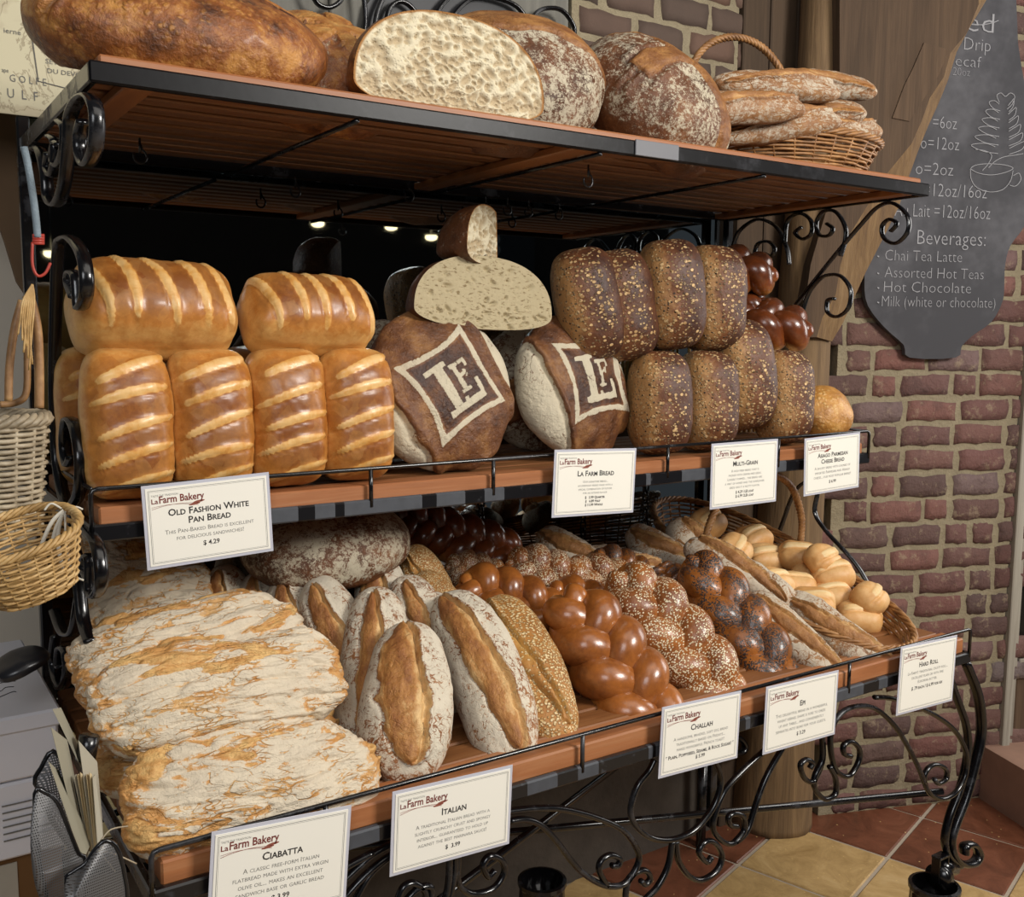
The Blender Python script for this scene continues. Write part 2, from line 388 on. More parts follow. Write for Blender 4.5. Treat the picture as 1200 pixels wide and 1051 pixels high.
for i in range(n-1): F.append([4*n+i, 4*n+i+1, i+1, i])
me = mesh('timber_brace', V, F, [M['timber_dark'], M['timber_lit']], smooth=False)
for i, p in enumerate(me.polygons):
    if n-1 <= i < 3*(n-1): p.material_index = 1  # right edge strip takes the paler timber, as if lit
o = ob('timber_brace', me); tag(o, 'curved dark timber brace with its lit edge painted pale, leaning across the chalkboard', 'beam')
# knife-cut mortise patch on the brace
part('mortise', (lambda L: (np.array([wall_pt(s, .104, z) for s, z in L]+[wall_pt(s, .09, z) for s, z in L]), [list(range(len(L)))]+[[i, (i+1) % len(L), len(L)+(i+1) % len(L), len(L)+i] for i in range(len(L))]))([on_wall(*q, .104) for q in ((1083, 50), (1112, 58), (1100, 88), (1080, 120), (1066, 142), (1046, 138), (1060, 100), (1070, 80))]), M['timber_dark'], o, False)
# ---- chalkboard
pl = [(1191, -30), (1191, 0), (1193, 50), (1200, 94), (1210, 130), (1214, 190), (1209, 240), (1200, 266), (1184, 288), (1178, 310), (1177, 331), (1175, 353), (1162, 377), (1140, 393), (1127, 406), (1120, 419), (1066, 419), (1059, 404), (1037, 384), (1017, 358), (1013, 331), (1016, 300), (1024, 266), (1030, 230), (1034, 190), (1034, 100), (1034, -30)]
ol = [on_wall(*q, .035) for q in pl]
ol = [tuple(p) for p in smooth([(a, b, 0) for a, b in ol[2:-2]], 3)[:, :2]]; ol = [on_wall(1191, -30, .035), on_wall(1191, 0, .035)]+ol+[on_wall(1034, 60, .035), on_wall(1034, -30, .035)]
g = G('chalkboard_slate'); v = g.obj(False); n1 = g.noise(v, 3.5, 4, .6); n2 = g.noise(v, 14, 5, .7)
M['slate'] = g.out(g.mix(g.step(g.math('ADD', g.math('MULTIPLY', n1, .7), g.math('MULTIPLY', n2, .3)), .4, .72), lin('#38373b'), lin('#565559')), .75)
cb = ob('chalkboard', mesh('chalkboard', *prism(ol, .035, .018), M['slate'], smooth=False)); tag(cb, 'shaped grey chalkboard menu hanging on the red brick wall', 'chalkboard')
M['chalk'] = G('chalk').out('#98979a', .9)
def text_mesh(name, body, size, mat, smallcaps=False, bold=0., align='LEFT', space=1.):
    cu = bpy.data.curves.new(name, 'FONT'); cu.body = body; cu.size = size; cu.align_x = align; cu.offset = bold; cu.resolution_u = 2; cu.space_character = space
    if smallcaps:
        cu.small_caps_scale = .78
        for f_ in cu.body_format: f_.use_small_caps = True
    o = bpy.data.objects.new('tmp', cu); COL.objects.link(o); bpy.context.view_layer.update()
    me = bpy.data.meshes.new_from_object(o.evaluated_get(bpy.context.evaluated_depsgraph_get())); bpy.data.objects.remove(o); bpy.data.curves.remove(cu)
    me.name = name; me.materials.clear(); me.materials.append(mat)
    return me
def place_text(name, body, size, mat, o, xd, nd, parent, width=None, **k):
    me = text_mesh(name, body, size, mat, **k)
    xs = [v.co.x for v in me.vertices]
    if not xs: return None
    if width:
        f_ = width/(max(xs)-min(xs)); me.transform(Matrix.Diagonal((f_, 1, 1, 1)))
    Mx = frame(o, xd, nd)
    if parent is not None: Mx = Matrix.Translation(-Vector(parent.matrix_basis.translation)) @ Mx if parent.rotation_euler.x == 0 else Mx
    me.transform(Mx); return ob(name, me, parent)
WD3 = (WD[0], WD[1], 0); WN3 = (WN[0], WN[1], 0)
for (px, py, txt, hpx, wpx) in [(1062, 30, 'n  Med', 26, 100), (1128, 58, 'Drip', 17, 31), (1104, 76, 'Decaf', 15, 44), (1116, 88, '20oz', 11, 20), (1092, 150, '=6oz', 17, 28), (1078, 174, 'o=12oz', 17, 45), (1072, 204, 'o=2oz', 17, 44), (1068, 229, 'te=12oz/16oz', 18, 88), (1048, 253, 'Au Lait =12oz/16oz', 18, 112), (1073, 286, 'Beverages:', 20, 80), (1036, 305, 'Chai Tea Latte', 15, 90), (1036, 325, 'Assorted Hot Teas', 15, 116), (1034, 342, 'Hot Chocolate', 15, 102), (1032, 359, 'Milk (white or chocolate)', 15, 133)]:
    s, z = on_wall(px, py, .037); s2, z2 = on_wall(px+wpx, py+2, .037); hh = hpx*2.8/1163*1.3
    place_text('chalk_lettering', txt, hh, M['chalk'], wall_pt(s, .037, z), WD3, WN3, cb, width=s2-s, bold=-.0009)
def chalk_line(px, w=.0035, name='chalk_line'):
    P = np.array([wall_pt(*((lambda a: (a[0], .0365, a[1]))(on_wall(*q, .0365)))) for q in px])
    V, F = sweep(smooth(P, 5), .0015, w, nrm=WN3, seg=4); part(name, (V, F), M['chalk'], cb)
for y in (300, 320, 337, 354): chalk_line([(1028, y), (1030, y+1)], .006, 'chalk_bullet')
chalk_line([(1137, 28), (1150, 29), (1162, 27), (1170, 24)])
lines = [[(1137, 198), (1138, 210), (1145, 220), (1160, 225), (1175, 222), (1184, 212), (1187, 200)], [(1137, 198), (1147, 203), (1162, 205), (1178, 202), (1187, 197), (1175, 193), (1155, 192), (1142, 194), (1137, 198)],
 [(1187, 206), (1194, 203), (1196, 211), (1190, 218), (1183, 217)], [(1151, 200), (1158, 192), (1162, 182), (1155, 177), (1143, 175)], [(1158, 197), (1166, 189), (1176, 184), (1188, 182), (1199, 180)],
 [(1171, 120), (1168, 112), (1173, 109), (1178, 113), (1184, 109), (1189, 113), (1186, 122), (1180, 128)]]
for k in range(6):
    y = 122+k*10; w = 12+k*4.2
    lines.append([(1171-k*1.0, y), (1171-w*.5, y-4), (1171-w, y-2), (1171-w*.6, y+5), (1172-k*.5, y+8)])
    lines.append([(1181+k*.3, y+2), (1181+w*.35, y-3), (1181+w*.6, y-6), (1181+w*.5, y+3), (1182, y+9)])
for L_ in lines: chalk_line(L_, .0028, 'chalk_drawing')
# ------------------------------------------------------------------ the rack
X0, X1 = .285, 2.085
YT, YM, YB, YP = 1.42, 1.547, 1.253, 2.04
rack = empty('bakers_rack', (1.185, 1.65, 0), 'black wrought iron rack with three wooden bread shelves and scrollwork', 'rack')
I = M['iron']
def rp(name, VF, m=None, sm=True): return part(name, VF, m or I, rack, sm)
def R2(z0, z1, y, m, b=.003): return box(((X0+X1)/2, y, (z0+z1)/2), (X1-X0+.012, .012, z1-z0), b)
# posts
for x in (X0, X1): rp('post', box((x, YP, .98), (.022, .022, 1.86), .003), I, False)
# shelf frames
def shelf_frame(z0, z1, yf, m, nm):
    rp(nm, R2(z0, z1, yf, m), m, False)
    for x in (X0, X1): rp('side_bar', box((x, (yf+YP)/2, (z0+z1)/2), (.012, YP-yf, z1-z0), .003), M['iron_dusty'] if nm != 'mid_bar' else I, False)
    rp('rear_bar', box(((X0+X1)/2, YP, (z0+z1)/2), (X1-X0, .014, z1-z0), .003), I, False)
shelf_frame(1.845, 1.873, YT, M['bar_top'], 'front_bar')
shelf_frame(1.212, 1.238, YM, M['bar'], 'front_bar')
shelf_frame(.786, .811, YB, M['bar'], 'front_bar')
def wood_shelf(z, yf, lab, lip):
    r = empty('wooden_shelf', (1.185, 1.7, z), None); r.parent = rack; r.location = (0, .05, z)
    return r
def boards(z0, z1, yf, wid, gap, lipz=None):
    y = yf+.008; first = True; bb = []
    cross = rp('shelf_batten', box((1.10, (yf+YP)/2, z0-.007), (.045, YP-yf-.03, .014), .002), M['batten'], False)
    for xc in (X0+.06, X1-.05): part('batten', box((xc, (yf+YP)/2, z0-.007), (.04, YP-yf-.03, .014), .002), M['batten'], cross, False)
    while y+wid < YP:
        w = wid; zz = z1 if not first else (lipz or z1)
        part('slat', box(((X0+X1)/2+random.uniform(-.002, .002), y+w/2, (z0+zz)/2), (X1-X0-.02, w, zz-z0), .003), M['wood_lip'] if first else M['wood'], cross, False)
        y += w+gap; first = False
boards(1.860, 1.885, YT-.002, .036, .024)
boards(1.232, 1.258, YM-.002, .052, .006, 1.262)
boards(.808, .838, YB-.002, .056, .008, .842)
# cross rods under the top shelf and hooks
for x in (.66, 1.13, 1.55): rp('cross_rod', rod((x, YT, 1.842), (x, YP, 1.842), .008, seg=6))
rp('label_holder', box((1.255, YT-.008, 1.860), (.105, .004, .028), .001), plain('brushed_tin', '#66666a', .5), False)
def hook(x, y, z, s=.03):
    a = np.linspace(0, 5.2, 14); P = np.array([(x+math.sin(t)*s*.35, y, z-s+math.cos(t)*s*.4+(s*.3 if t < .1 else 0)) for t in a])
    rp('hook', join([sweep(P, .004, seg=5), rod((x, y, z), (x, y, z-s*.8), .004, seg=5)]))
for x, y in ((.42, 1.75), (.78, 1.98), (1.0, 1.9), (1.18, 1.52), (1.3, 1.98), (1.36, 1.98), (1.45, 1.98), (1.24, 1.98)): hook(x, y, 1.842)
# wire rails
def rail(z, y, xs, x0=X0-.002, x1=X1, zb=None, r=.0075):
    P = [(x0, y, zb)]+[(x0, y, z-.008), (x0+.003, y, z-.002), (x0+.01, y, z)]+[(x1-.01, y, z), (x1-.003, y, z-.002), (x1, y, z-.008)]+[(x1, y, zb)]
    rp('rail', sweep(P, r, nrm=(0, 1, 0), seg=8))
    for x in xs: rp('rail_post', rod((x, y, zb), (x, y, z), r, seg=6))
rail(1.292, YM-.004, (.735, .985, 1.42, 1.76), zb=1.225)
rail(.865, YB-.004, (.52, .975, 1.30, 1.66), zb=.80)
for (z, yf, zb) in ((1.292, YM, 1.225), (.865, YB, .80)):
    pass
# scrollwork: bars traced in their own plane
def bar(name, pts, plane, c, w=.013, h=.010, k=6, dy=0, root=None, sq=3.2, taper=True):
    f = atY if plane == 'Y' else atX
    P = smooth(np.array([f(px, py, c) for px, py in pts]), k)
    n = (0, 1, 0) if plane == 'Y' else (1, 0, 0)
    return rp(name, sweep(P, w, h, nrm=n, seg=8, sq=sq))
AP = YB+.012
apron = [
 [(1025, 817), (1048, 819), (1084, 832), (1115, 852), (1131, 878), (1132, 904), (1121, 927), (1105, 936), (1090, 930), (1083, 914), (1087, 901), (1097, 896), (1108, 901), (1109, 912), (1100, 918), (1095, 913)],
 [(997, 886), (989, 883), (989, 873), (998, 869), (1007, 878), (1006, 893), (995, 909), (981, 904), (974, 883), (974, 857), (984, 837), (1002, 828), (1025, 830), (1048, 850), (1064, 875), (1077, 901), (1083, 917)],
 [(963, 858), (964, 888), (955, 909), (955, 924), (966, 936), (979, 930), (979, 912), (972, 898)],
 [(964, 868), (963, 893), (953, 915), (943, 912), (938, 897), (945, 890), (952, 894), (949, 900)],
 [(767, 890), (760, 904), (747, 921), (739, 948), (744, 966), (762, 981), (786, 984), (810, 975), (828, 957), (840, 936), (845, 912), (837, 890)],
 [(905, 872), (893, 882), (870, 903), (849, 927), (837, 957), (837, 975), (849, 987), (861, 987), (876, 972), (888, 936), (900, 906), (922, 868)],
 [(861, 987), (872, 973), (871, 957), (861, 953), (854, 957), (855, 966), (864, 968)],
 [(792, 985), (795, 1008), (807, 1026), (822, 1031), (840, 1020), (846, 1002), (837, 987), (825, 987), (819, 999), (828, 1010), (834, 1004)],
 [(788, 985), (783, 1014), (771, 1038), (759, 1051), (745, 1066), (735, 1088)],
 [(560, 955), (600, 950), (630, 947), (660, 948), (696, 957), (729, 972), (747, 996), (747, 1014), (732, 1035), (711, 1038), (687, 1026), (669, 1008), (651, 984), (633, 966), (615, 960), (598, 962)],
 [(711, 1038), (702, 1020), (705, 1008), (715, 1002), (726, 1006), (724, 1014), (717, 1014)],
 [(733, 1075), (733, 1050), (736, 1032), (744, 1023), (756, 1020), (762, 1029), (756, 1036), (751, 1032)],
 [(405, 1030), (420, 1016), (439, 1000), (470, 984), (520, 965), (560, 955)], [(405, 1078), (420, 1048), (439, 1019), (480, 990), (530, 975)],
 [(537, 985), (537, 1007), (537, 1034), (553, 1047), (578, 1041), (591, 1022), (587, 1007), (574, 1003), (566, 1014), (572, 1027), (580, 1020)],
 [(527, 990), (526, 1030), (520, 1060), (510, 1090)], [(462, 1070), (467, 1051), (474, 1038), (486, 1035), (498, 1045), (497, 1060), (488, 1066)]]
for p_ in apron: bar('scroll', p_, 'Y', AP)
# mirrored copies of two apron scrolls at the hidden left end keep the apron whole
for sx in (-1,):
    for p_ in apron[:2]:
        P = smooth(np.array([atY(px, py, AP) for px, py in p_]), 6); P[:, 0] = X0+X1-P[:, 0]; rp('scroll', sweep(P, .013, .010, nrm=(0, 1, 0), seg=8, sq=3.2))
# cabriole legs
leg = [(1131, 775), (1146, 815), (1150, 857), (1142, 896), (1131, 935), (1119, 966), (1114, 986), (1118, 1003), (1128, 1012), (1141, 1011), (1147, 1001), (1141, 990), (1131, 991), (1130, 1000)]
leg2 = [(1111, 790), (1122, 820), (1132, 850), (1134, 880), (1126, 920), (1113, 955), (1107, 985), (1112, 1003), (1125, 1015)]
LG = [np.array([atY(px, py, YB+.02) for px, py in l]) for l in (leg, leg2)]
for mir in (0, 1):
    for Yl in (0, .76):
        for L_, w, h in ((LG[0], .026, .015), (LG[1], .02, .012)):
            P = smooth(L_, 6).copy(); P[:, 1] += Yl
            if mir: P[:, 0] = X0+X1-P[:, 0]
            rp('leg', sweep(P, w, h, nrm=(0, 1, 0), seg=8, sq=3.2))
fx, fz = 2.04, LG[0][9][2]
def cup(x, y, lab):
    r = empty('caster_cup', (x, y, 0), lab, 'caster cup', None); seg = 24; V = []; F = []
    prof = [(.070, 0), (.070, .012), (.064, .02), (.053, .235), (.058, .243), (.058, .253), (.050, .255), (.047, .215), (.0, .215)]
    for (rr, z) in prof:
        for k in range(seg):
            a = 2*math.pi*k/seg; q = rr*(1-.06*(k % 2) if .018 < z < .237 and rr > .043 else 1); V.append((q*math.cos(a), q*math.sin(a), z))
    for j in range(len(prof)-1):
        for k in range(seg): F.append([j*seg+k, j*seg+(k+1) % seg, (j+1)*seg+(k+1) % seg, (j+1)*seg+k])
    part('cup', (V, F), M['iron'], r, False, world=False); return r
def wheel(x, y, z):
    V, F = sweep([(x-.012, y, z), (x+.012, y, z)], .060, seg=20)
    rp('caster_wheel', (V, F), M['iron']); rp('caster_fork', join([box((x-.017, y, z+.02), (.004, .022, .06), .001), box((x+.017, y, z+.02), (.004, .022, .06), .001), box((x, y, z+.05), (.038, .024, .006), .001)]), M['iron_dusty'], False)
labs = ['fluted black caster cup under the right front leg of the rack', 'fluted black caster cup under the left front leg of the rack']
for i, (x, y) in enumerate(((fx, YB+.02), (X0+X1-fx, YB+.02))):
    cup(x, y, labs[i]); wheel(x+(.018 if i == 0 else -.018), y, .268); rp('leg_stem', rod((x+(.02 if i == 0 else -.02), y, .29), (x+(.075 if i == 0 else -.075), y, fz+.012), .034))
for (x, y) in ((fx, YB+.78), (X0+X1-fx, YB+.78)): rp('leg_stem', rod((x, y, 0), (x, y, fz+.01), .03))
cup(1.283, 1.79, 'lone fluted black caster cup on the floor under the middle of the rack')
# crossed stretchers
zs = .47
rp('stretcher', rod((X0, YP-.03, zs), (X1-.02, YB+.03, zs), .016, seg=10)); rp('stretcher', rod((X0+.03, YB+.03, zs+.018), (X1-.02, YP-.03, zs+.018), .016, seg=10))
rp('stretcher', rod((X0, YP, .60), (X1, YP, .60), .012, seg=8))
# right end brackets (plane x = X1)
for p_ in ([(930, 360), (960, 322), (986, 290), (1010, 262), (1028, 243), (1046, 238), (1063, 252), (1064, 271), (1050, 285), (1036, 279), (1034, 265), (1042, 257), (1051, 262), (1044, 271)],
           [(857, 300), (860, 285), (868, 269), (888, 257), (910, 266), (922, 290), (925, 310)], [(884, 300), (888, 286), (900, 283), (908, 291), (904, 300), (896, 297)],
           [(920, 285), (923, 259), (937, 250), (950, 258), (951, 273), (941, 280), (932, 273), (939, 266)],
           [(985, 300), (991, 280), (990, 264), (979, 248), (965, 248), (957, 261), (960, 275), (971, 276), (976, 268), (969, 262)],
           [(935, 395), (945, 350), (960, 328), (972, 322), (986, 324), (997, 340), (994, 361), (981, 371), (970, 366), (970, 352), (978, 350)],
           [(908, 640), (918, 610), (932, 575), (950, 563), (958, 575), (955, 600), (968, 622), (992, 648), (1008, 668), (1020, 690)],
           [(997, 560), (985, 570), (968, 575), (955, 568)]):
    bar('side_scroll', p_, 'X', X1, .016, .008)
# left end brackets (plane x = X0)
for p_ in ([(98, 142), (94, 158), (95, 180), (102, 193), (112, 172), (113, 132), (105, 113), (93, 116), (83, 135), (81, 163), (76, 213), (67, 239), (57, 232), (54, 204), (47, 176), (38, 175)],
           [(71, 142), (78, 151), (76, 180), (69, 194), (64, 185), (67, 168), (71, 170)], [(60, 160), (66, 166), (66, 190), (62, 205), (57, 196), (59, 180)],
           [(88, 348), (82, 330), (84, 319), (90, 323), (92, 340), (94, 361), (101, 345), (101, 318), (95, 294), (83, 279), (74, 280), (69, 290), (66, 340), (64, 440), (66, 520), (72, 568), (80, 592), (92, 580), (95, 540), (88, 500), (79, 492), (76, 520), (80, 544), (85, 536)],
           [(107, 680), (101, 668), (101, 653), (106, 655), (107, 690), (112, 698), (119, 680), (114, 639), (100, 618), (88, 598)],
           [(87, 600), (84, 626), (91, 660), (94, 694), (98, 728), (106, 752)], [(94, 700), (87, 738), (78, 743), (71, 735), (64, 715)],
           [(66, 745), (63, 774), (69, 802), (75, 804), (80, 786), (78, 763), (71, 760), (70, 779), (73, 781)]):
    bar('side_scroll', p_, 'X', X0-.004, .020, .008)
# side rails of the shelves at both ends
for x in (X0, X1): rp('side_rail', rod((x, YM, 1.292), (x, YP, 1.292), .006, seg=6))
rp('leg_knob', rod(atY(100, 890, 1.35), atY(105, 862, 1.35), .026))
# crest above the top shelf
CY = YP+.004
for p_ in ([(615, 55), (622, 25), (635, 11), (658, 12), (673, 33), (668, 50), (655, 52), (645, 40), (655, 31), (663, 40)],
           [(520, 60), (531, 19), (560, -4), (600, 4), (618, 25), (628, 55)], [(445, 60), (452, 27), (458, 8), (472, 2), (487, 15), (497, 45)], [(500, 50), (515, 10), (535, -10)],
           [(365, -10), (372, 4), (385, 9), (398, 2), (404, -12)], [(425, 50), (428, 20), (425, -20)], [(437, 50), (442, 15), (455, -15)], [(283, 30), (288, 12), (300, -5)]):
    bar('crest_scroll', p_, 'Y', CY, .014, .010)
pts = np.array([atY(px, py, CY+.02) for px, py in ((425, 30), (430, 5), (445, -15), (480, -40), (540, -40), (580, -15), (600, 5), (615, 30), (600, 45), (440, 45))])
n = len(pts); V = np.vstack([pts, pts+np.array([0, .008, 0])]); rp('crest_plate', (V, [list(range(n)), list(range(n, 2*n))[::-1]]+[[i, (i+1) % n, n+(i+1) % n, n+i][::-1] for i in range(n)]), plain('black_plate', '#1c1c20', .5), False)
rp('crest_rail', rod((X0, YP, 1.93), (X1, YP, 1.93), .01)); rp('crest_post', rod((X1-.35, YP, 1.87), (X1-.35, YP, 1.93), .01)); rp('crest_post', rod((X0+.35, YP, 1.87), (X0+.35, YP, 1.93), .01))
# chains hanging from the middle shelf
def chain(x, y, z0, z1, lab):
    r = empty('chain', (x, y, z0), lab, 'chain', 'black chains under the middle shelf'); z = z0; k = 0
    a = np.linspace(0, 2*math.pi, 13)[:-1]
    while z > z1:
        P = np.array([(math.cos(t)*.009 if k % 2 else 0, 0 if k % 2 else math.cos(t)*.009, z-z0-.014+math.sin(t)*.017) for t in a])
        part('link', sweep(P, .005, closed=True, seg=6), I, r, world=False); z -= .024; k += 1
chain(1.23, 1.98, 1.213, 1.0, 'black chain hanging left of the cream signature bread card, near the mirror')
chain(1.72, 1.95, 1.213, .95, 'black chain hanging between the dim wicker basket and the roll basket')
# ------------------------------------------------------------------ bread shapes (local: x length, y width, z crust side)
_cs = {}
def csphere(n):
    if n in _cs: return _cs[n]
    t = np.tan(np.linspace(-math.pi/4, math.pi/4, n+1)); V = []; Fs = []; off = 0
    A, B = np.meshgrid(t, t, indexing='ij'); A = A.ravel(); B = B.ravel(); O = np.ones_like(A)
    for (a, b, c, s) in ((0, 1, 2, 1), (0, 1, 2, -1), (1, 2, 0, 1), (1, 2, 0, -1), (2, 0, 1, 1), (2, 0, 1, -1)):
        P = np.zeros((len(A), 3)); P[:, a] = A; P[:, b] = B; P[:, c] = O*s; V.append(P)
        i, j = np.meshgrid(np.arange(n), np.arange(n), indexing='ij'); q = (i*(n+1)+j).ravel()
        f = np.stack([q, q+n+1, q+n+2, q+1], 1)+off; Fs.append(f if s > 0 else f[:, ::-1]); off += len(A)
    V = np.vstack(V); F = np.vstack(Fs); V /= np.linalg.norm(V, axis=1)[:, None]
    K = np.round(V, 5); _, first, inv = np.unique(K, axis=0, return_index=True, return_inverse=True)
    _cs[n] = (V[first], inv.ravel()[F]); return _cs[n]
def blob(n, L, W, H, p=2.2, pz=None):
    d, F = csphere(n); pz = pz or p
    rxy = (abs(d[:, 0])**p+abs(d[:, 1])**p)**(1/p)
    r = (rxy**pz+abs(d[:, 2])**pz)**(1/pz); Q = d/r[:, None]
    N = Q/np.array([L, W, H]); N /= np.linalg.norm(N, axis=1)[:, None]
    return Q*np.array([L/2, W/2, H/2]), N, Q, F
def flat(P, z, k=.12): P[:, 2] = np.where(P[:, 2] < z, z+(P[:, 2]-z)*k, P[:, 2]); return P
def msk(n, R=0., G_=0., B=.5, A=1.): m = np.zeros((n, 4)); m[:, 0] = R; m[:, 1] = G_; m[:, 2] = B; m[:, 3] = A; return m
def pan_loaf(seed, slashes=True, L=.235, W=.125, H=.128):
    P, N, Q, F = blob(44, L, W*1.04, H, 4.2 if slashes else 3.3, 3.4 if slashes else 2.8); u, v, w = Q.T
    P[:, 1] *= 1+.05*sst(-.1, .35, w)-.05*sst(.2, -.9, w)
    P[:, 2] += .016*(1-v**2)*(1-u**4)*sst(0, .6, w)
    m = msk(len(P)); bake = .12+.78*sst(.25, 1., w)*(1-.55*v**2)*(1-.5*u**4); side = sst(.05, -.35, w)
    if not slashes: bake = .42+.4*sst(.55, -.15, v)-.55*sst(.35, .95, v)
    up = sst(.1, .45, w); P += N*((fbm(P, 22, 3, seed)-.5)*.007)[:, None]
    g_ = np.zeros(len(P))
    if slashes:
        rs = random.Random(seed)
        for k in range(5):
            xc = (-.72+.38*k)*L/2+rs.uniform(-.005, .005); sl = .28+rs.uniform(-.1, .1)
            t = P[:, 0]-xc+sl*P[:, 1]+2.2*P[:, 1]**2; wd = .0072*(1-.7*(P[:, 1]/(W*.55))**2)+.0004
            mk = 1.*sst(1.4, .6, abs(t)/np.maximum(wd, .001))*sst(.95, .7, abs(v+rs.uniform(-.15, .15)))*up
            g_ = np.maximum(g_, mk); P += N*(-.0035*np.exp(-((t+wd)/.0028)**2)*up*sst(1, .8, abs(v)))[:, None]; P += N*(.0022*mk)[:, None]
    m[:, 0] = side*.0; m[:, 1] = g_; m[:, 2] = (bake-.28*side+(fbm(P, 30, 2, seed+5)-.5)*.2)*(1-g_)+.32*g_; m[:, 3] = sst(-.75, -.2, v) if not slashes else 1
    return P, F, m
def batard(seed, L=.30, W=.125, H=.10, slash=.36, n=58, flour=.64, seeds=0, curve=.25, taper=2.3, cover=None):
    P, N, Q, F = blob(n, L, W, H, taper, 2.2); u, v, w = Q.T; P = flat(P, -.32*H)
    P[:, 1] *= 1+.05*np.sin(u*3+seed); P[:, 1] += .006*np.sin(u*2.2+seed)
    top = sst(-.1, .25, w); t = v-curve*.5*np.sin(u*1.6+.3); hw = slash*np.sqrt(np.clip(1-(u/.88)**2, 0, 1))*(1+.9*(fbm(P, 22, 3, seed)-.5)); t = t+.16*(fbm(P, 45, 3, seed+11)-.5)
    G_ = sst(.04, -.04, abs(t)-hw)*top*(hw > .02)
    P += N*(.007*G_*(1-(t/np.maximum(hw, .05))**2)).clip(0)[:, None]
    P += N*(.0075*np.exp(-((t+hw+.02)/.06)**2)*top*(hw > .05))[:, None]; P -= N*(.009*np.exp(-((t+hw-.07)/.045)**2)*top*(hw > .05))[:, None]
    P -= N*(.004*np.exp(-((t-hw)/.04)**2)*top*(hw > .05))[:, None]
    P += N*((fbm(P, 30, 3, seed)-.5)*.006+G_*(fbm(P*np.array([.5, 1, 1]), 90, 2, seed+9)-.5)*.004)[:, None]
    m = msk(len(P)); fl = fbm(P*np.array([.6, 1, 1]), 16, 3, seed+2)
    m[:, 0] = (flour*(.55+.9*fl)*(1-G_)*sst(-.75, -.2, w)); m[:, 1] = G_; m[:, 2] = .50+.5*(fbm(P, 14, 2, seed+4)-.5)+.2*(w < -.2)+G_*(.30-.75*sst(.1, .95, -t/np.maximum(hw, .05))-.35*sst(.5, 1, t/np.maximum(hw, .05)))
    m[:, 3] = seeds*(1-.6*G_); return P, F, m
def ciabatta(seed, L=.37, W=.175, H=.085):
    P, N, Q, F = blob(88, L, W, H, 3.0, 2.3); u, v, w = Q.T; P = flat(P, -.3*H)
    P[:, 1] += .007*np.sin(u*3.1+seed)+.004*np.sin(u*7+seed*2); P[:, 0] += .008*np.sin(v*2.5+seed)
    S = P.copy(); S[:, 1] += .25*S[:, 2]+.02*np.sin(P[:, 0]*9+seed); k = np.array([.22, 1, .6])
    a = fbm(S*k, 34, 4, seed); b = fbm(S*k, 80, 3, seed+3); rg = 1-abs(fbm(S*k, 48, 3, seed+13)-.5)*9; rg = rg.clip(0, 1); top = sst(-.35, .1, w)
    c1 = sst(.53, .58, a)*top*sst(.36, .58, fbm(S*np.array([.6, 1, 1]), 15, 2, seed+5))
    P += N*((a-.5)*.022+(b-.5)*.008-c1*.004*(1-c1)*4+.002*c1-.0045*rg*top)[:, None]
    m = msk(len(P)); m[:, 1] = c1; m[:, 0] = np.clip(1.0-.95*c1-.35*rg-.40*sst(.5, .62, b)*.7-.7*sst(.72, 1., abs(u))*(fbm(P, 12, 2, seed+8)), 0, 1)*sst(-.8, -.1, w); m[:, 2] = .35+.4*(a-.5)
    return P, F, m
def baguette(seed, L=.42, W=.068, H=.056, ns=4, n=36, flour=.62): return batard(seed, L, W, H, .36, 40, flour, curve=(.9, -.8, .5)[seed % 3], taper=2.8)
def baguette_zig(seed, L=.42, W=.068, H=.056, ns=4, n=36, flour=.62):
    P, N, Q, F = blob(n, L, W, H, 2.6, 2.2); u, v, w = Q.T; P = flat(P, -.3*H); top = sst(0, .3, w); G_ = np.zeros(len(P))
    for k in range(ns):
        uc = -.72+1.44*(k+.5)/ns; t = v-(u-uc)*2.6; e = sst(1.15, .85, abs(u-uc)/(.9/ns))*sst(.40, .26, abs(v-(u-uc)*.9))*top
        G_ = np.maximum(G_, e); P -= N*(.004*np.exp(-((v-(u-uc)*.9+.34)/.07)**2)*top*sst(1.1, .8, abs(u-uc)/(.9/ns)))[:, None]
    P += N*((fbm(P, 30, 3, seed)-.5)*.006+G_*.003)[:, None]; P[:, 1] += .004*np.sin(u*4+seed)
    m = msk(len(P)); m[:, 0] = flour*(.5+fbm(P, 20, 3, seed+1))*(1-G_)*sst(-.8, -.1, w); m[:, 1] = G_; m[:, 2] = .45+.5*(fbm(P, 16, 2, seed+3)-.5)
    return P, F, m
def roll(seed, L=.092, W=.078, H=.062, n=20):
    P, N, Q, F = blob(n, L, W, H, 2.9, 2.5); u, v, w = Q.T; P = flat(P, -.35*H)
    c = v-.12*np.sin(u*2); top = sst(0, .4, w)
    G_ = sst(.30, .12, abs(c))*top*sst(.95, .6, abs(u)); P -= N*(.004*np.exp(-((c+.26)/.07)**2)*top)[:, None]; P += N*(.003*G_+(fbm(P, 35, 2, seed)-.5)*.005)[:, None]
    m = msk(len(P)); m[:, 0] = 0; m[:, 1] = G_; m[:, 2] = .35+.5*(fbm(P, 25, 2, seed+2)-.5)+.3*sst(.3, -.3, w)*.4
    return P, F, m
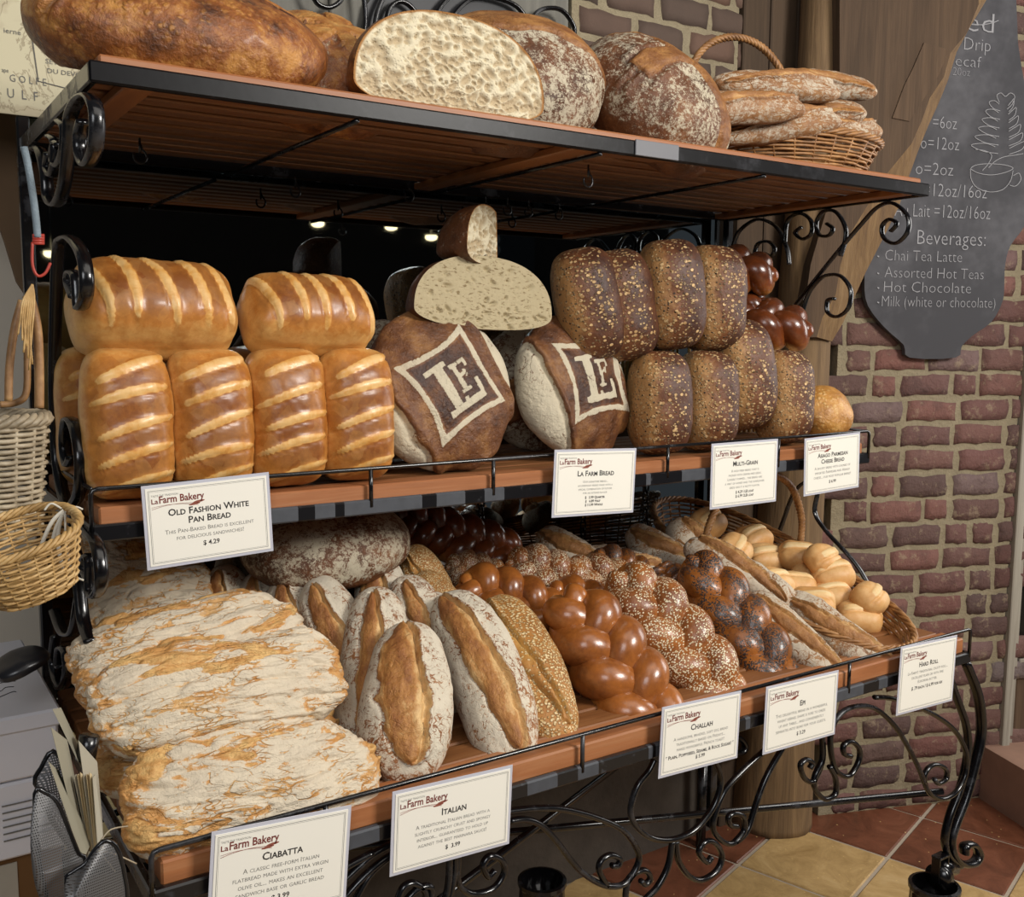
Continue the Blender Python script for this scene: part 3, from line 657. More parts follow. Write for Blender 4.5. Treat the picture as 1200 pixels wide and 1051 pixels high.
def boule(seed, L=.30, W=.28, H=.15, pat='cross', n=52, flour=.6):
    P, N, Q, F = blob(n, L, W, H, 2.15, 2.2); u, v, w = Q.T; P = flat(P, -.34*H); top = sst(-.15, .2, w)
    j = (fbm(P, 18, 2, seed)-.5)*.16; u2, v2 = u+j, v+j*.8
    if pat == 'cross': d = np.minimum(abs(v2-.08*u2)-.17*(abs(u2) < .92), abs(u2+.1*v2)-.17)
    elif pat == 'star':
        a = np.arctan2(v2, u2); r_ = np.hypot(u2, v2); d = r_-.62*abs(np.cos(2.5*a))**1.5-.18
    elif pat == 'band': d = abs(v2-.1)-.30
    elif pat == 'long': d = abs(v2-.25*np.sin(u2*1.5))-.20
    else: d = np.full(len(P), 1.)
    G_ = sst(.03, -.05, d)*top; P += N*(.009*G_+.006*np.exp(-((d-.05)/.05)**2)*top-.007*np.exp(-((d-.0)/.035)**2)*top+(fbm(P, 26, 3, seed+1)-.5)*.009)[:, None]
    m = msk(len(P)); m[:, 0] = flour*(.5+fbm(P, 12, 3, seed+3))*(1-G_)*sst(-.7, 0, w); m[:, 1] = G_; m[:, 2] = .55+.6*(fbm(P, 15, 3, seed+4)-.5)
    return P, F, m
def rect(a, b, a0, a1, b0, b1): return np.maximum(np.maximum(a0-a, a-a1), np.maximum(b0-b, b-b1))
def stencil_loaf(seed, R=.150, H=.125, rot=.0, c0=(0, 0), band=.62, brot=-.9, S=.5):
    P, N, Q, F = blob(84, 2*R, 2*R, H, 2.1, 2.1); u, v, w = Q.T; P = flat(P, -.36*H); top = sst(-.1, .15, w)
    x, y = P[:, 0]/R, P[:, 1]/R; j = (fbm(P, 14, 3, seed)-.5)
    s = x*math.cos(brot)+y*math.sin(brot)+j*.22; t_ = -x*math.sin(brot)+y*math.cos(brot)
    bd = np.maximum(abs(s)-band*(1-.18*t_**2), abs(t_)-1.03); brown = sst(.015, -.015, bd)
    P += N*(.008*np.exp(-((bd+.03)/.05)**2)*top-.006*np.exp(-((bd-.03)/.03)**2)*top+(fbm(P, 24, 3, seed+1)-.5)*.007)[:, None]
    X, Y = x-c0[0], y-c0[1]; a = (X*math.cos(rot)+Y*math.sin(rot))/S; b = (-X*math.sin(rot)+Y*math.cos(rot))/S
    e = np.maximum(abs(a)+.13*(1-np.minimum(b*b, 1.2)), abs(b)+.13*(1-np.minimum(a*a, 1.2)))-1.0
    fr = np.maximum(e, -(e+.135)); Ls = rect(a, b, -.36, -.10, -.52, .52)
    for q in ((-.58, .0, .44, .56), (-.50, .56, -.60, -.44), (.44, .56, -.60, -.12), (-.02, .10, -.50, -.36)): Ls = np.minimum(Ls, rect(a, b, *q))
    for q in ((.08, .20, -.24, .40), (.02, .48, .31, .40), (.40, .48, .20, .40), (.08, .38, .05, .13), (.30, .38, .0, .18), (.02, .28, -.28, -.20)): Ls = np.minimum(Ls, rect(a, b, *q))
    st = sst(.02, -.02, np.minimum(fr, Ls)+(fbm(P, 60, 2, seed+7)-.5)*.05)*top; ins = sst(.02, -.02, e+.17)*top
    P += N*(.0012*st)[:, None]
    m = msk(len(P)); m[:, 0] = np.maximum(.92*(1-brown)*sst(-.8, -.1, w), st*1.0); m[:, 1] = 0; m[:, 2] = .45+.55*(fbm(P, 14, 3, seed+4)-.5)+.35*ins; m[:, 3] = ins
    return P, F, m
def challah(seed, L=.33, W=.13, H=.085, cyc=1.5, seeds=0., seg=20, nr=110):
    V = []; F = []; t = np.linspace(0, 1, nr); s = 2*t-1
    for k in range(3):
        ph = 2*math.pi*k/3+seed; th = 2*math.pi*cyc*t+ph; env = np.sqrt(np.clip(1-abs(s)**3.0, 0.002, 1)); zz = np.sin(2*th)
        x = s*L/2*.93; y = W*.30*env*np.sin(th); z = H*.19*env*zz+.004*np.sin(5*t+seed)
        r = (W*.255)*env**.7*(1+.05*zz)
        Vk, Fk = sweep(np.stack([x, y, z], 1), 2, 2, nrm=(0, 0, 1), seg=seg, rad=r); F += [[i+k*nr*seg for i in f] for f in Fk]; V.append(Vk)
    P = np.vstack(V); P = flat(P, -.45*H, .2); P += (fbm(P, 25, 2, seed)-.5)[:, None]*.004
    m = msk(len(P)); hgt = P[:, 2]/(H*.5); m[:, 2] = .25+.45*sst(-.5, .9, hgt)+.4*(fbm(P, 14, 2, seed)-.5); m[:, 3] = seeds*sst(.0, .45, hgt+.9*(fbm(P, 14, 2, seed+6)-.5)); m[:, 1] = sst(.15, -.3, hgt)*.5
    return P, F, m
def knot_loaf(seed, L=.15, W=.10, H=.085): return challah(seed, L, W, H, .9, 0, 16, 60)
def cut_half(seed, L, Hh, D, holes=420, quarter=None, nr=62, na=220, hr=.0055):
    """half loaf with its cut face in the plane y=0 looking to -y: crust shell + crumb disc"""
    a = np.arange(na)/na*2*math.pi; ca, sa = np.cos(a), np.sin(a); p = 2.3; k = (abs(ca)**p+abs(sa)**p)**(-1/p)
    x = ca*k*L/2; z = sa*k*Hh; z = np.where(z < 0, z*.32, z)
    if quarter: x = np.where(x > quarter*L/2, quarter*L/2+(x-quarter*L/2)*.05, x)
    ns = 22; ph = np.linspace(0, math.pi/2, ns); V = []
    for i, f_ in enumerate(ph): c = math.cos(f_)**.85 if i < ns-1 else .001; V.append(np.stack([x*c, np.full(na, D*math.sin(f_)), z*c], 1))
    V = np.vstack(V); F = [[i*na+j, i*na+(j+1) % na, (i+1)*na+(j+1) % na, (i+1)*na+j] for i in range(ns-1) for j in range(na)]
    N = V/np.array([L, D*2, Hh*2]); N /= np.linalg.norm(N, axis=1)[:, None]; rim = sst(0, .01, V[:, 1])
    V = V+N*((fbm(V, 24, 3, seed)-.5)*.008*rim)[:, None]
    m = msk(len(V)); m[:, 0] = .45*fbm(V, 14, 2, seed+1); m[:, 2] = .6+.6*(fbm(V, 14, 3, seed+2)-.5)
    R_ = np.linspace(.002, 1, nr*2); C = np.vstack([np.stack([x*r*.998, np.zeros(na), z*r*.998], 1) for r in R_]); Fc = [[i*na+j, (i+1)*na+j, (i+1)*na+(j+1) % na, i*na+(j+1) % na] for i in range(nr*2-1) for j in range(na)]
    rs = np.random.RandomState(seed); dep = np.zeros(len(C)); inside = sst(1, .93, np.repeat(R_, na)); rad_ = np.repeat(R_, na); cand = np.where(rad_ > .0)[0]; pw = rad_/rad_.sum()
    for _ in range(holes):
        i = rs.choice(len(C), p=pw); q = C[i]; rr = hr*rs.uniform(.2, 1)**3*2.6+.0008; an = rs.uniform(-.9, .9); el = rs.uniform(1, 2.6)
        dx = (C[:, 0]-q[0])*math.cos(an)+(C[:, 2]-q[2])*math.sin(an); dz = -(C[:, 0]-q[0])*math.sin(an)+(C[:, 2]-q[2])*math.cos(an)
        dep = np.maximum(dep, sst(1.15, .0, np.hypot(dx/el, dz)/rr)*min(rr*1.3, .008))
    C[:, 1] += (dep+.0015*(fbm(C, 120, 2, seed)-.5))*inside-.0006*inside
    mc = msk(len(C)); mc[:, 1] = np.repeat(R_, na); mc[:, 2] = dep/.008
    return (V, F, m), (C, Fc, mc)

# ------------------------------------------------------------------ bread materials
def bread(name, dark, mid, light, cutA, cutB, flour='#cdbfa2', fsc=38, famp=.7, fth=.5, rough=.55, bump=.6, coat=0., seed=None, crack=0., cst=(1, 1, 1), blist=0., mott=1.2, bd=.0035, facet=0.):
    g = G(name); v = g.obj(); R, Gc, B, A = g.attr()
    def sn(sc, d=4, r=.6, amp=1., vec=None, dist=0.): return g.math('MULTIPLY', g.math('SUBTRACT', g.noise(vec or v, sc, d, r, dist), .5), amp)
    n1 = sn(20, 6, .65, mott); n2 = sn(120, 5, .7, 1.)
    bk = g.math('ADD', B, g.math('ADD', n1, g.math('MULTIPLY', n2, .5)))
    c = g.ramp(bk, [(.05, light), (.45, mid), (.9, dark)])
    h = g.math('ADD', n1, g.math('MULTIPLY', n2, .6))
    if blist:
        q = g.vor(g.vadd(v, g.vmul(g.noise(v, 60, 2), (.01, .01, .01))), 95); bl = g.math('MULTIPLY', g.step(q.outputs['Distance'], .5, .15), g.step(sn(16, 3, .6, 2.), -.3, .4)); c = g.mix(g.math('MULTIPLY', bl, blist), c, lin(light)); h = g.math('ADD', h, g.math('MULTIPLY', bl, .35))
    if facet:
        q = g.vor(g.vadd(v, g.vmul(g.noise(v, 40, 2), (.02, .02, .02))), 42); fc = g.sep(q.outputs['Color'])[0]; c = g.mix(facet, c, g.mix(fc, lin(dark), lin(light)))
    cv = g.vmul(v, (.45, 1, 1)); cn = g.math('ADD', sn(40, 5, .65, 2.2, cv), sn(150, 3, .6, .5))
    cc = g.ramp(g.math('ADD', g.math('ADD', .5, cn), g.math('MULTIPLY', g.math('SUBTRACT', B, .5), .9)), [(.15, cutB), (.6, cutA), (1.05, mid)])
    gm = g.step(g.math('ADD', Gc, g.math('ADD', g.math('MULTIPLY', n2, .35), sn(50, 3, .6, .35))), .38, .62); c = g.mix(gm, c, cc)
    h = g.math('ADD', h, g.math('MULTIPLY', g.math('MULTIPLY', gm, cn), .6))
    fp = g.math('ADD', g.math('ADD', sn(fsc, 4, .65, 1.0), sn(fsc*3.7, 4, .7, 1.)), sn(fsc*14, 3, .7, .7))
    fx_ = g.math('ADD', R, g.math('MULTIPLY', fp, famp*1.5))
    if crack:
        kv = g.vmul(v, cst)
        for sc_, wd_, k_ in ((26, .020, 1.), (62, .030, .8), (130, .035, .5)):
            rr = g.math('ABSOLUTE', sn(sc_, 2, .5, 1., kv, .6)); ck = g.step(rr, wd_, wd_*.25); ck = g.math('MULTIPLY', ck, g.step(sn(17, 3, .6, 2.), -.35, .35)); fx_ = g.math('SUBTRACT', fx_, g.math('MULTIPLY', ck, crack*k_)); h = g.math('SUBTRACT', h, g.math('MULTIPLY', ck, .5*k_*crack))
    ff = g.step(fx_, fth-.10, fth+.20)
    c = g.mix(g.math('MULTIPLY', ff, .9), c, g.mix(g.noise(v, 25, 4), lin(flour), tuple(x*.86 for x in lin(flour)[:3])+(1,))); rg = g.math('ADD', rough, g.math('MULTIPLY', ff, .9-rough))
    for sd in (seed or ()):
        col, sc, dens, size, clump = sd; q = g.vor(g.vmul(v, (1, .8, 1)), sc); cr = g.sep(q.outputs['Color']); on = g.math('LESS_THAN', cr[0], g.math('MULTIPLY', A, g.math('ADD', dens, sn(18, 2, .5, clump))))
        s_ = g.math('MULTIPLY', g.step(q.outputs['Distance'], size, size*.7), on)
        c = g.mix(s_, c, g.mix(cr[1], lin(col[0]), lin(col[1]))); h = g.math('ADD', h, g.math('MULTIPLY', s_, 1.0))
    g.bump(h, bump, bd)
    return g.out(c, rg, Coat_Weight=coat, Coat_Roughness=.18)
M['pan'] = bread('pan_crust', '#7c4419', '#b8752f', '#dbae68', '#d29a50', '#dfb474', rough=.40, bump=.12, coat=.15, mott=.7, facet=.16, famp=0)
M['multi'] = bread('multigrain_crust', '#43261a', '#6d4124', '#b08350', '#5b3a22', '#6a4526', rough=.5, bump=.7, famp=0, seed=((('#d9b580', '#9c7547'), 105, .60, .42, 1.2), (('#c9a774', '#2c1a10'), 190, .55, .46, 1.)))
M['lf'] = bread('signature_crust', '#3a1e10', '#6b4122', '#95683a', '#8a5a2c', '#a5713a', flour='#d3c8ae', fsc=45, famp=.22, rough=.5, bump=.9, crack=.35, mott=1.8, blist=.2)
M['ciab'] = bread('ciabatta_crust', '#9c6430', '#c08848', '#d6ab70', '#c08a4a', '#d9b070', flour='#d9cdb6', fsc=30, famp=.42, fth=.42, rough=.6, bump=.9, crack=.75, cst=(.35, 1, 1), bd=.005)
M['ital'] = bread('italian_crust', '#6a4024', '#8f5a2e', '#b98650', '#b07a40', '#d8b27a', flour='#d9d0bb', fsc=55, famp=.7, fth=.38, rough=.55, bump=.9, crack=.45, bd=.004)
M['ses'] = bread('sesame_crust', '#8f5a2a', '#b07a3c', '#c99a5a', '#b0803f', '#c99d57', rough=.5, bump=.9, famp=0, seed=((('#e6d0a2', '#c9a56c'), 240, 1.05, .55, .6),))
M['chal'] = bread('glazed_challah', '#74401c', '#aa662c', '#cf944c', '#c98a44', '#d9a058', rough=.30, bump=.16, coat=.5, mott=.9, famp=0)
M['chal_ses'] = bread('glazed_sesame_challah', '#74401a', '#a4642c', '#c68a46', '#cc8c44', '#dda75c', rough=.34, bump=.6, coat=.25, famp=0, seed=((('#eadfc4', '#d6c298'), 290, .72, .52, 2.6),))
M['chal_pop'] = bread('glazed_poppy_challah', '#6a3c18', '#a5642a', '#bc7a38', '#c27a32', '#d0904a', rough=.34, bump=.35, coat=.3, famp=0, seed=((('#2a2524', '#453e3c'), 330, .72, .70, 6.),))
M['knot'] = bread('knot_crust', '#43200f', '#7a3d1a', '#a8662e', '#a8682c', '#c08040', rough=.28, bump=.2, coat=.45, mott=1., famp=0)
M['bag'] = bread('baguette_crust', '#6a4426', '#8f6238', '#b38652', '#9c6a38', '#c39860', flour='#c9bda8', fsc=34, famp=.5, fth=.40, rough=.6, bump=.8, crack=.5, cst=(.4, 1, 1))
M['roll'] = bread('roll_crust', '#b57c42', '#cf9b5e', '#e0bb84', '#dcb67c', '#e2c592', rough=.5, bump=.25, mott=.6, famp=0)
M['dark'] = bread('dark_blistered_crust', '#47250f', '#8a4f20', '#bd8440', '#a87034', '#c89a58', flour='#cdbfa2', fsc=40, famp=.5, fth=.48, rough=.42, bump=1., coat=.1, blist=.65, mott=2.4)
M['floury'] = bread('floured_dark_crust', '#40230f', '#6b3f20', '#8f5f34', '#84552a', '#a87640', flour='#c8bda4', fsc=45, famp=.8, fth=.46, rough=.5, bump=.9, blist=.25, crack=.3)
M['asia'] = bread('cheese_crust', '#8f5a20', '#c28a42', '#e0ba78', '#d9a04c', '#e8c078', rough=.4, bump=1., coat=.1, blist=.6, mott=1.6, famp=0)
g = G('crumb'); v = g.obj(); R, Gc, B, A = g.attr(); n = g.noise(v, 160, 4, .7); q = g.vor(v, 190).outputs['Distance']
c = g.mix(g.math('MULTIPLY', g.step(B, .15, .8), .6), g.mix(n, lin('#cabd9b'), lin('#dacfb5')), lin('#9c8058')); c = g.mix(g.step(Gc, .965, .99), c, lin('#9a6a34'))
g.bump(g.math('SUBTRACT', g.math('MULTIPLY', n, .5), g.math('MULTIPLY', g.step(q, .45, .1), .8)), .6, .002); M['crumb'] = g.out(c, .8)
g = G('grey_crumb'); n = g.noise(v if False else g.obj(), 160, 4, .7); w = g.noise(g.vmul(g.obj(), (30, 30, 90)), 3, 4, .6)
c = g.mix(g.step(w, .56, .66), g.mix(n, lin('#aa9b78'), lin('#bbac8b')), lin('#7d6a48')); g.bump(n, .5, .002); M['crumb2'] = g.out(c, .85)

# ------------------------------------------------------------------ placing
_md = {}
def data(key, fn, mat, nm):
    if key not in _md: P, F, m = fn(); _md[key] = mesh(nm, P, F, mat, m)
    return _md[key]
def loaf(nm, key, fn, mat, c, x, z, label, group, cat='bread', sc=1.):
    o = ob(nm, data(key, fn, mat, nm)); Mx = frame(c, x, z)
    if sc != 1.: Mx = Mx @ Matrix.Diagonal((sc, sc, sc, 1))
    o.matrix_world = Mx; return tag(o, label, cat, group)
def ends(a, Ya, b, Yb): p, q = atY(*a, Ya), atY(*b, Yb); return (p+q)/2, q-p, float(np.linalg.norm(q-p))
V3 = Vector
# ---- white pan loaves on the middle shelf
G1 = 'white pan loaves on the left of the middle shelf'
zb = 1.262
for k in range(4):
    x = .352+.1285*k
    loaf('pan_loaf', 'pan%d' % (k % 3), lambda k=k: pan_loaf(11+k), M['pan'], (x, 1.622+.002*k, zb+.118), (.0, .035, 1), (0, -1, .03),
         ['leftmost upright golden white pan loaf of the front row', 'second from left of the four upright golden white pan loaves', 'third from left of the four upright golden white pan loaves', 'rightmost upright golden white pan loaf, beside the round stencilled loaf'][k], G1)
for k, (x, lab) in enumerate(((.405, 'golden slashed white pan loaf lying on the two left upright loaves'), (.662, 'golden slashed white pan loaf lying on the two right upright loaves'))):
    loaf('pan_loaf', 'pan%d' % (k+1), None, None, (x, 1.640, zb+.290-.005*k), (1, .0, -.02), (-.06, -.80, .60), lab, G1, sc=1.07 if k == 0 else .97)
for k in range(3):
    loaf('pan_loaf', 'pan%d' % (k % 3), None, None, (.345+.135*k, 1.80, zb+.118), (.0, .0, 1), (0, -1, 0),
         ['white pan loaf standing behind the leftmost front loaf', 'white pan loaf standing in the second row, second from left', 'white pan loaf standing in the second row, third from left'][k], G1)
# ---- signature stencilled rounds
G2 = 'round signature loaves on the middle shelf'
loaf('stencilled_loaf', 'lf1', lambda: stencil_loaf(21, .156, .13, rot=.50, c0=(.0, .02), brot=.50, band=.74, S=.56), M['lf'], (.945, 1.672, zb+.152), (1, .0, 0), (-.28, -.93, .22), 'left round loaf with a white floured letter diamond on dark crust', G2)
loaf('stencilled_loaf', 'lf2', lambda: stencil_loaf(33, .150, .13, rot=.12, c0=(.10, .06), brot=.30, band=.66, S=.58), M['lf'], (1.285, 1.70, zb+.150), (1, .12, 0), (-.06, -.96, .26), 'right round loaf with a white floured letter square, above the signature bread card', G2)
loaf('round_loaf', 'rb1', lambda: boule(41, .29, .29, .12, 'band'), M['floury'], (.92, 1.86, zb+.146), (1, 0, 0), (0, -1, .1), 'floured round loaf standing behind the left stencilled loaf', G2)
loaf('round_loaf', 'rb1', None, None, (1.30, 1.86, zb+.146), (1, 0, .6), (0, -1, .1), 'dark round loaf standing behind the right stencilled loaf', G2)
def half(nm, key, L, Hh, D, seed, mats, c, x, z, label, group, **k):
    sh, cr = cut_half(seed, L, Hh, D, **k); r = empty(nm, (0, 0, 0), label, 'bread', group)
    r.matrix_world = frame(c, x, z); ob('crust', mesh('crust', *sh[:2], mats[0], sh[2]), r); ob('crumb_face', mesh('crumb_face', *cr[:2], mats[1], cr[2]), r); return r
half('half_loaf', 'h1', .325, .108, .13, 51, (M['floury'], M['crumb2']), (1.045, 1.665, zb+.305), (1, .03, -.045), (0, .05, 1), 'half loaf with a plain greyish cut face lying across the two stencilled rounds', 'cut loaves', holes=200, hr=.0022)
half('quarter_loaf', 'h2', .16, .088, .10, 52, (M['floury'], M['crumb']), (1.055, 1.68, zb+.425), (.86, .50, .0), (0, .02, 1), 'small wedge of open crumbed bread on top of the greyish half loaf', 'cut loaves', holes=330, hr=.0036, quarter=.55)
# ---- multigrain
G3 = 'seeded multigrain loaves'
ml = [((1.475, 1.640), (.0, .02, 1), (-.18, -1, .03), 'first upright multigrain loaf of the lower row, beside the stencilled loaf'),
      ((1.618, 1.640), (.0, .02, 1), (-.05, -1, .03), 'second upright multigrain loaf of the lower row, above the multigrain card'),
      ((1.742, 1.660), (-.10, .03, 1), (-.05, -1, .03), 'third multigrain loaf of the lower row, tall and leaning'),
      ((1.885, 1.650), (.0, .02, 1), (.0, -1, .03), 'fourth multigrain loaf of the lower row, left of the cheese bread')]
for k, (p, x, z, lab) in enumerate(ml):
    loaf('multigrain_loaf', 'mg%d' % (k % 2), lambda k=k: pan_loaf(61+k, False, .228, .125, .13), M['multi'], (p[0], p[1], zb+.114+(.055 if k == 2 else 0)), x, z, lab, G3, sc=1.14 if k == 2 else 1)
for k, (p, x, z, lab) in enumerate([((1.32, 1.70, .325), (-.22, .04, 1), (-.35, -.95, .0), 'leftmost upper multigrain loaf, leaning left behind the second one'), ((1.405, 1.69, .325), (-.20, .03, 1), (-.30, -.95, .0), 'second upper multigrain loaf from the left, leaning left'),
      ((1.515, 1.655, .350), (-.10, .0, 1), (-.26, -.96, .0), 'tall pale-sided multigrain loaf in the middle of the upper row'), ((1.652, 1.665, .345), (.0, .0, 1), (-.05, -1, .0), 'rightmost upper multigrain loaf of the stack')]):
    loaf('multigrain_loaf', 'mg%d' % (k % 2), None, None, (p[0], p[1], zb+p[2]), x, z, lab, G3, sc=1.06)
# ---- asiago
G4 = 'cheese breads at the right end of the middle shelf'
loaf('cheese_bread', 'as1', lambda: boule(71, .15, .145, .13, 'none', 34, .0), M['asia'], (2.025, 1.64, zb+.068), (1, 0, 0), (-.2, -.7, .6), 'golden round cheese bread at the right front corner of the middle shelf', G4)
loaf('cheese_bread', 'as1', None, None, (2.035, 1.80, zb+.125), (.6, .5, .2), (0, -.8, .5), 'pale golden cheese bread behind the corner one, against the bamboo mat', G4)
for k, (px, Y, lab) in enumerate((((866, 318), 1.80, 'glossy brown knotted loaf at the top of the pile by the bamboo mat'), ((877, 358), 1.80, 'small glossy brown knotted loaf below the topmost one'), ((905, 382), 1.74, 'large glossy brown knotted loaf resting above the fourth multigrain loaf'))):
    loaf('knotted_loaf', 'kn%d' % (k % 2), lambda k=k: knot_loaf(80+k, .19, .12, .10), M['knot'], atY(*px, Y), (.9, -.3, -.15), (-.2, -.5, .8), lab, 'knotted glossy loaves', sc=(1.05, .75, 1.1)[k])
# ---- top shelf
zt = 1.887; G5 = 'large rustic loaves on the top shelf'
loaf('rustic_loaf', 't1', lambda: boule(91, .43, .27, .165, 'long', 60, .12), M['dark'], (.44, 1.545, zt+.062), (1, -.02, .0), (0, -.28, 1), 'long dark blistered loaf hanging over the left end of the top shelf', G5)
loaf('rustic_loaf', 't2', lambda: boule(92, .30, .26, .17, 'star', 52, .30), M['dark'], (.70, 1.64, zt+.068), (1, 0, 0), (0, -.62, .8), 'round golden loaf with a star shaped cut behind the cut half loaf', G5)
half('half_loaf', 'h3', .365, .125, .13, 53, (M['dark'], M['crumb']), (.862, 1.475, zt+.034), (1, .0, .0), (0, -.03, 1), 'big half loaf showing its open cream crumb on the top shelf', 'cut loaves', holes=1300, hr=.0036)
loaf('rustic_loaf', 't3', lambda: boule(94, .36, .32, .24, 'band', 52, .62), M['floury'], (1.07, 1.63, zt+.100), (.93, -.35, 0), (-.1, -.55, .8), 'floured round loaf with a brown split band behind the big half loaf', G5)
loaf('rustic_loaf', 't4', lambda: boule(95, .36, .34, .23, 'cross', 60, .50), M['floury'], (1.40, 1.60, zt+.098), (.9, .45, 0), (-.25, -.75, .7), 'round loaf with a raised brown cross on floured crust, left of the basket', G5)
# ---- baskets
def wicker(a, b, h, flare, stakes, rows, sr, mat, root, nm='woven_side', zc=0., base=True, hfun=None, op=2.3):
    """oval woven basket side in root's local space"""
    S = []; n = stakes*3; t = np.arange(n)/n*2*math.pi
    def pt(t, f): k = (abs(np.cos(t))**op+abs(np.sin(t))**op)**(-1/op); return np.cos(t)*k*a*(1+flare*f), np.sin(t)*k*b*(1+flare*f)
    H = (lambda t: h+0*t) if hfun is None else hfun
    for r in range(rows):
        f = (r+.5)/rows; x, y = pt(t, f); w = (sr*.55)*np.cos(t*stakes/2*1.0+math.pi*(r % 2)); d = np.hypot(x, y)
        z = zc+f*H(t); P = np.stack([x*(1+w/d), y*(1+w/d), z], 1); S.append(sweep(P, sr, sr*1.0, nrm=(0, 0, 1), closed=True, seg=5))
    o1 = part(nm, join(S), mat, root, True, world=False); tag(o1, kind='stuff')
    S = []
    for k in range(stakes):
        tk = np.array([(k+.5)/stakes*2*math.pi]); P = []
        for f in (0, .5, 1): x, y = pt(tk, f); P.append((x[0], y[0], zc+f*float(H(tk)[0] if hasattr(H(tk), '__len__') else H(tk))))
        S.append(sweep(P, sr*.8, seg=5))
    tag(part('stakes', join(S), mat, root, True, world=False), kind='stuff')
    x, y = pt(t, 1.); z = zc+H(t); S = []
    for q in range(4):
        ph = t*stakes/2+q*math.pi/2; P = np.stack([x*(1+np.cos(ph)*sr*.9/np.hypot(x, y)), y*(1+np.cos(ph)*sr*.9/np.hypot(x, y)), z+np.sin(ph)*sr*.9], 1); S.append(sweep(P, sr*1.3, closed=True, nrm=(0, 0, 1), seg=6))
    part('braided_rim', join(S), mat, root, True, world=False)
    if base:
        x, y = pt(t, 0.); V = np.vstack([np.stack([x, y, np.full(n, zc)], 1), np.stack([x, y, np.full(n, zc+.006)], 1)]); F = [list(range(n))[::-1], list(range(n, 2*n))]+[[i, (i+1) % n, n+(i+1) % n, n+i] for i in range(n)]
        part('base', (V, F), mat, root, False, world=False)
def rope(P, r, turns, strands=3, k=10):
    P = smooth(P, k); n = len(P); T = np.gradient(P, axis=0); T /= np.linalg.norm(T, axis=1)[:, None]; N = np.zeros_like(P); v = np.array([.1, .2, 1.]); v = v-T[0]*(v@T[0])
    for i in range(n): v = v-T[i]*(v@T[i]); v /= np.linalg.norm(v); N[i] = v
    B = np.cross(T, N); L = []
    for s_ in range(strands):
        a = np.linspace(0, turns*2*math.pi, n)+2*math.pi*s_/strands; L.append(sweep(P+N*(np.cos(a)*r*.55)[:, None]+B*(np.sin(a)*r*.55)[:, None], r*1.15, seg=6))
    return join(L)
def wick(name, a, b, c): 
    g = G(name); v = g.obj(False); n = g.noise(v, 30, 4, .6); n2 = g.noise(v, 160, 3); g.bump(n2, .4, .001); return g.out(g.ramp(n, [(.3, a), (.52, b), (.75, c)]), .5)
M['wick'] = wick('brown_wicker', '#6f4a28', '#96693c', '#b98c58'); M['wick2'] = wick('honey_wicker', '#8a6a3c', '#b7935c', '#d3b581'); M['wick3'] = wick('grey_wicker', '#7c6f5a', '#a2937a', '#c0b297')
# hard roll basket
rb = empty('roll_basket', (0, 0, 0), 'long oval brown wicker basket of hard rolls at the right end', 'basket')
bc = V3((1.875, 1.67, .850)); rb.matrix_world = frame(bc, (1, 0, 0), (.0, -.16, 1))
hf = lambda t: .062+.05*(1+np.sin(t))
wicker(.150, .33, .1, .18, 34, 15, .0062, M['wick'], rb, hfun=hf)
hp = [(-.172, .06, .12), (-.168, .07, .20), (-.11, .08, .29), (0, .085, .325), (.11, .08, .29), (.168, .07, .20), (.172, .06, .12)]
part('handle', rope(hp, .0095, 16, 4), M['wick'], rb, world=False)
part('handle_binding', join([rope([(s*.174, .06+dy, .10+dz) for dy, dz in ((-.02, 0), (0, .018), (.02, 0), (0, -.018), (-.02, 0))], .004, 2) for s in (-1, 1)]), M['wick2'], rb, world=False)
GR = 'hard rolls in the wicker basket'
rl = [((882, 632), 1.86, 'half hidden pale hard roll at the left back, under the handle'), ((829, 614), 1.90, 'hard roll at the far back left of the basket'), ((860, 645), 1.74, 'hard roll half hidden behind the upper baguette'), ((896, 655), 1.80, 'wide hard roll with a bright split at the left back'), ((936, 652), 1.82, 'hard roll beside the wide one in the back row'), ((964, 657), 1.84, 'small hard roll at the back right of the basket'),
      ((905, 684), 1.66, 'hard roll lying on its side behind the crossing baguettes'), ((931, 688), 1.66, 'slashed hard roll in the middle of the basket'), ((976, 674), 1.72, 'large hard roll with a bright ear in the middle right'), ((974, 701), 1.60, 'square hard roll in the middle front'), ((1019, 702), 1.62, 'hard roll against the right basket wall'), ((1007, 724), 1.52, 'frontmost hard roll above the basket rim'), ((952, 708), 1.56, 'hard roll half hidden behind the right baguette'), ((948, 676), 1.74, 'hard roll down in the shadow between the others')]
rs = random.Random(5)
for k, (p, Y, lab) in enumerate(rl):
    loaf('hard_roll', 'ro%d' % (k % 4), lambda k=k: roll(100+k, .098, .08, .068), M['roll'], (lambda q: q if q[0] < 1.99 else atX(*p, 1.99))(atY(*p, Y-.07)), (1, rs.uniform(-1.2, .6), rs.uniform(-.2, .2)), (rs.uniform(-.35, .2), rs.uniform(-.7, -.2), .8), lab, GR, cat='bread roll', sc=1.07)
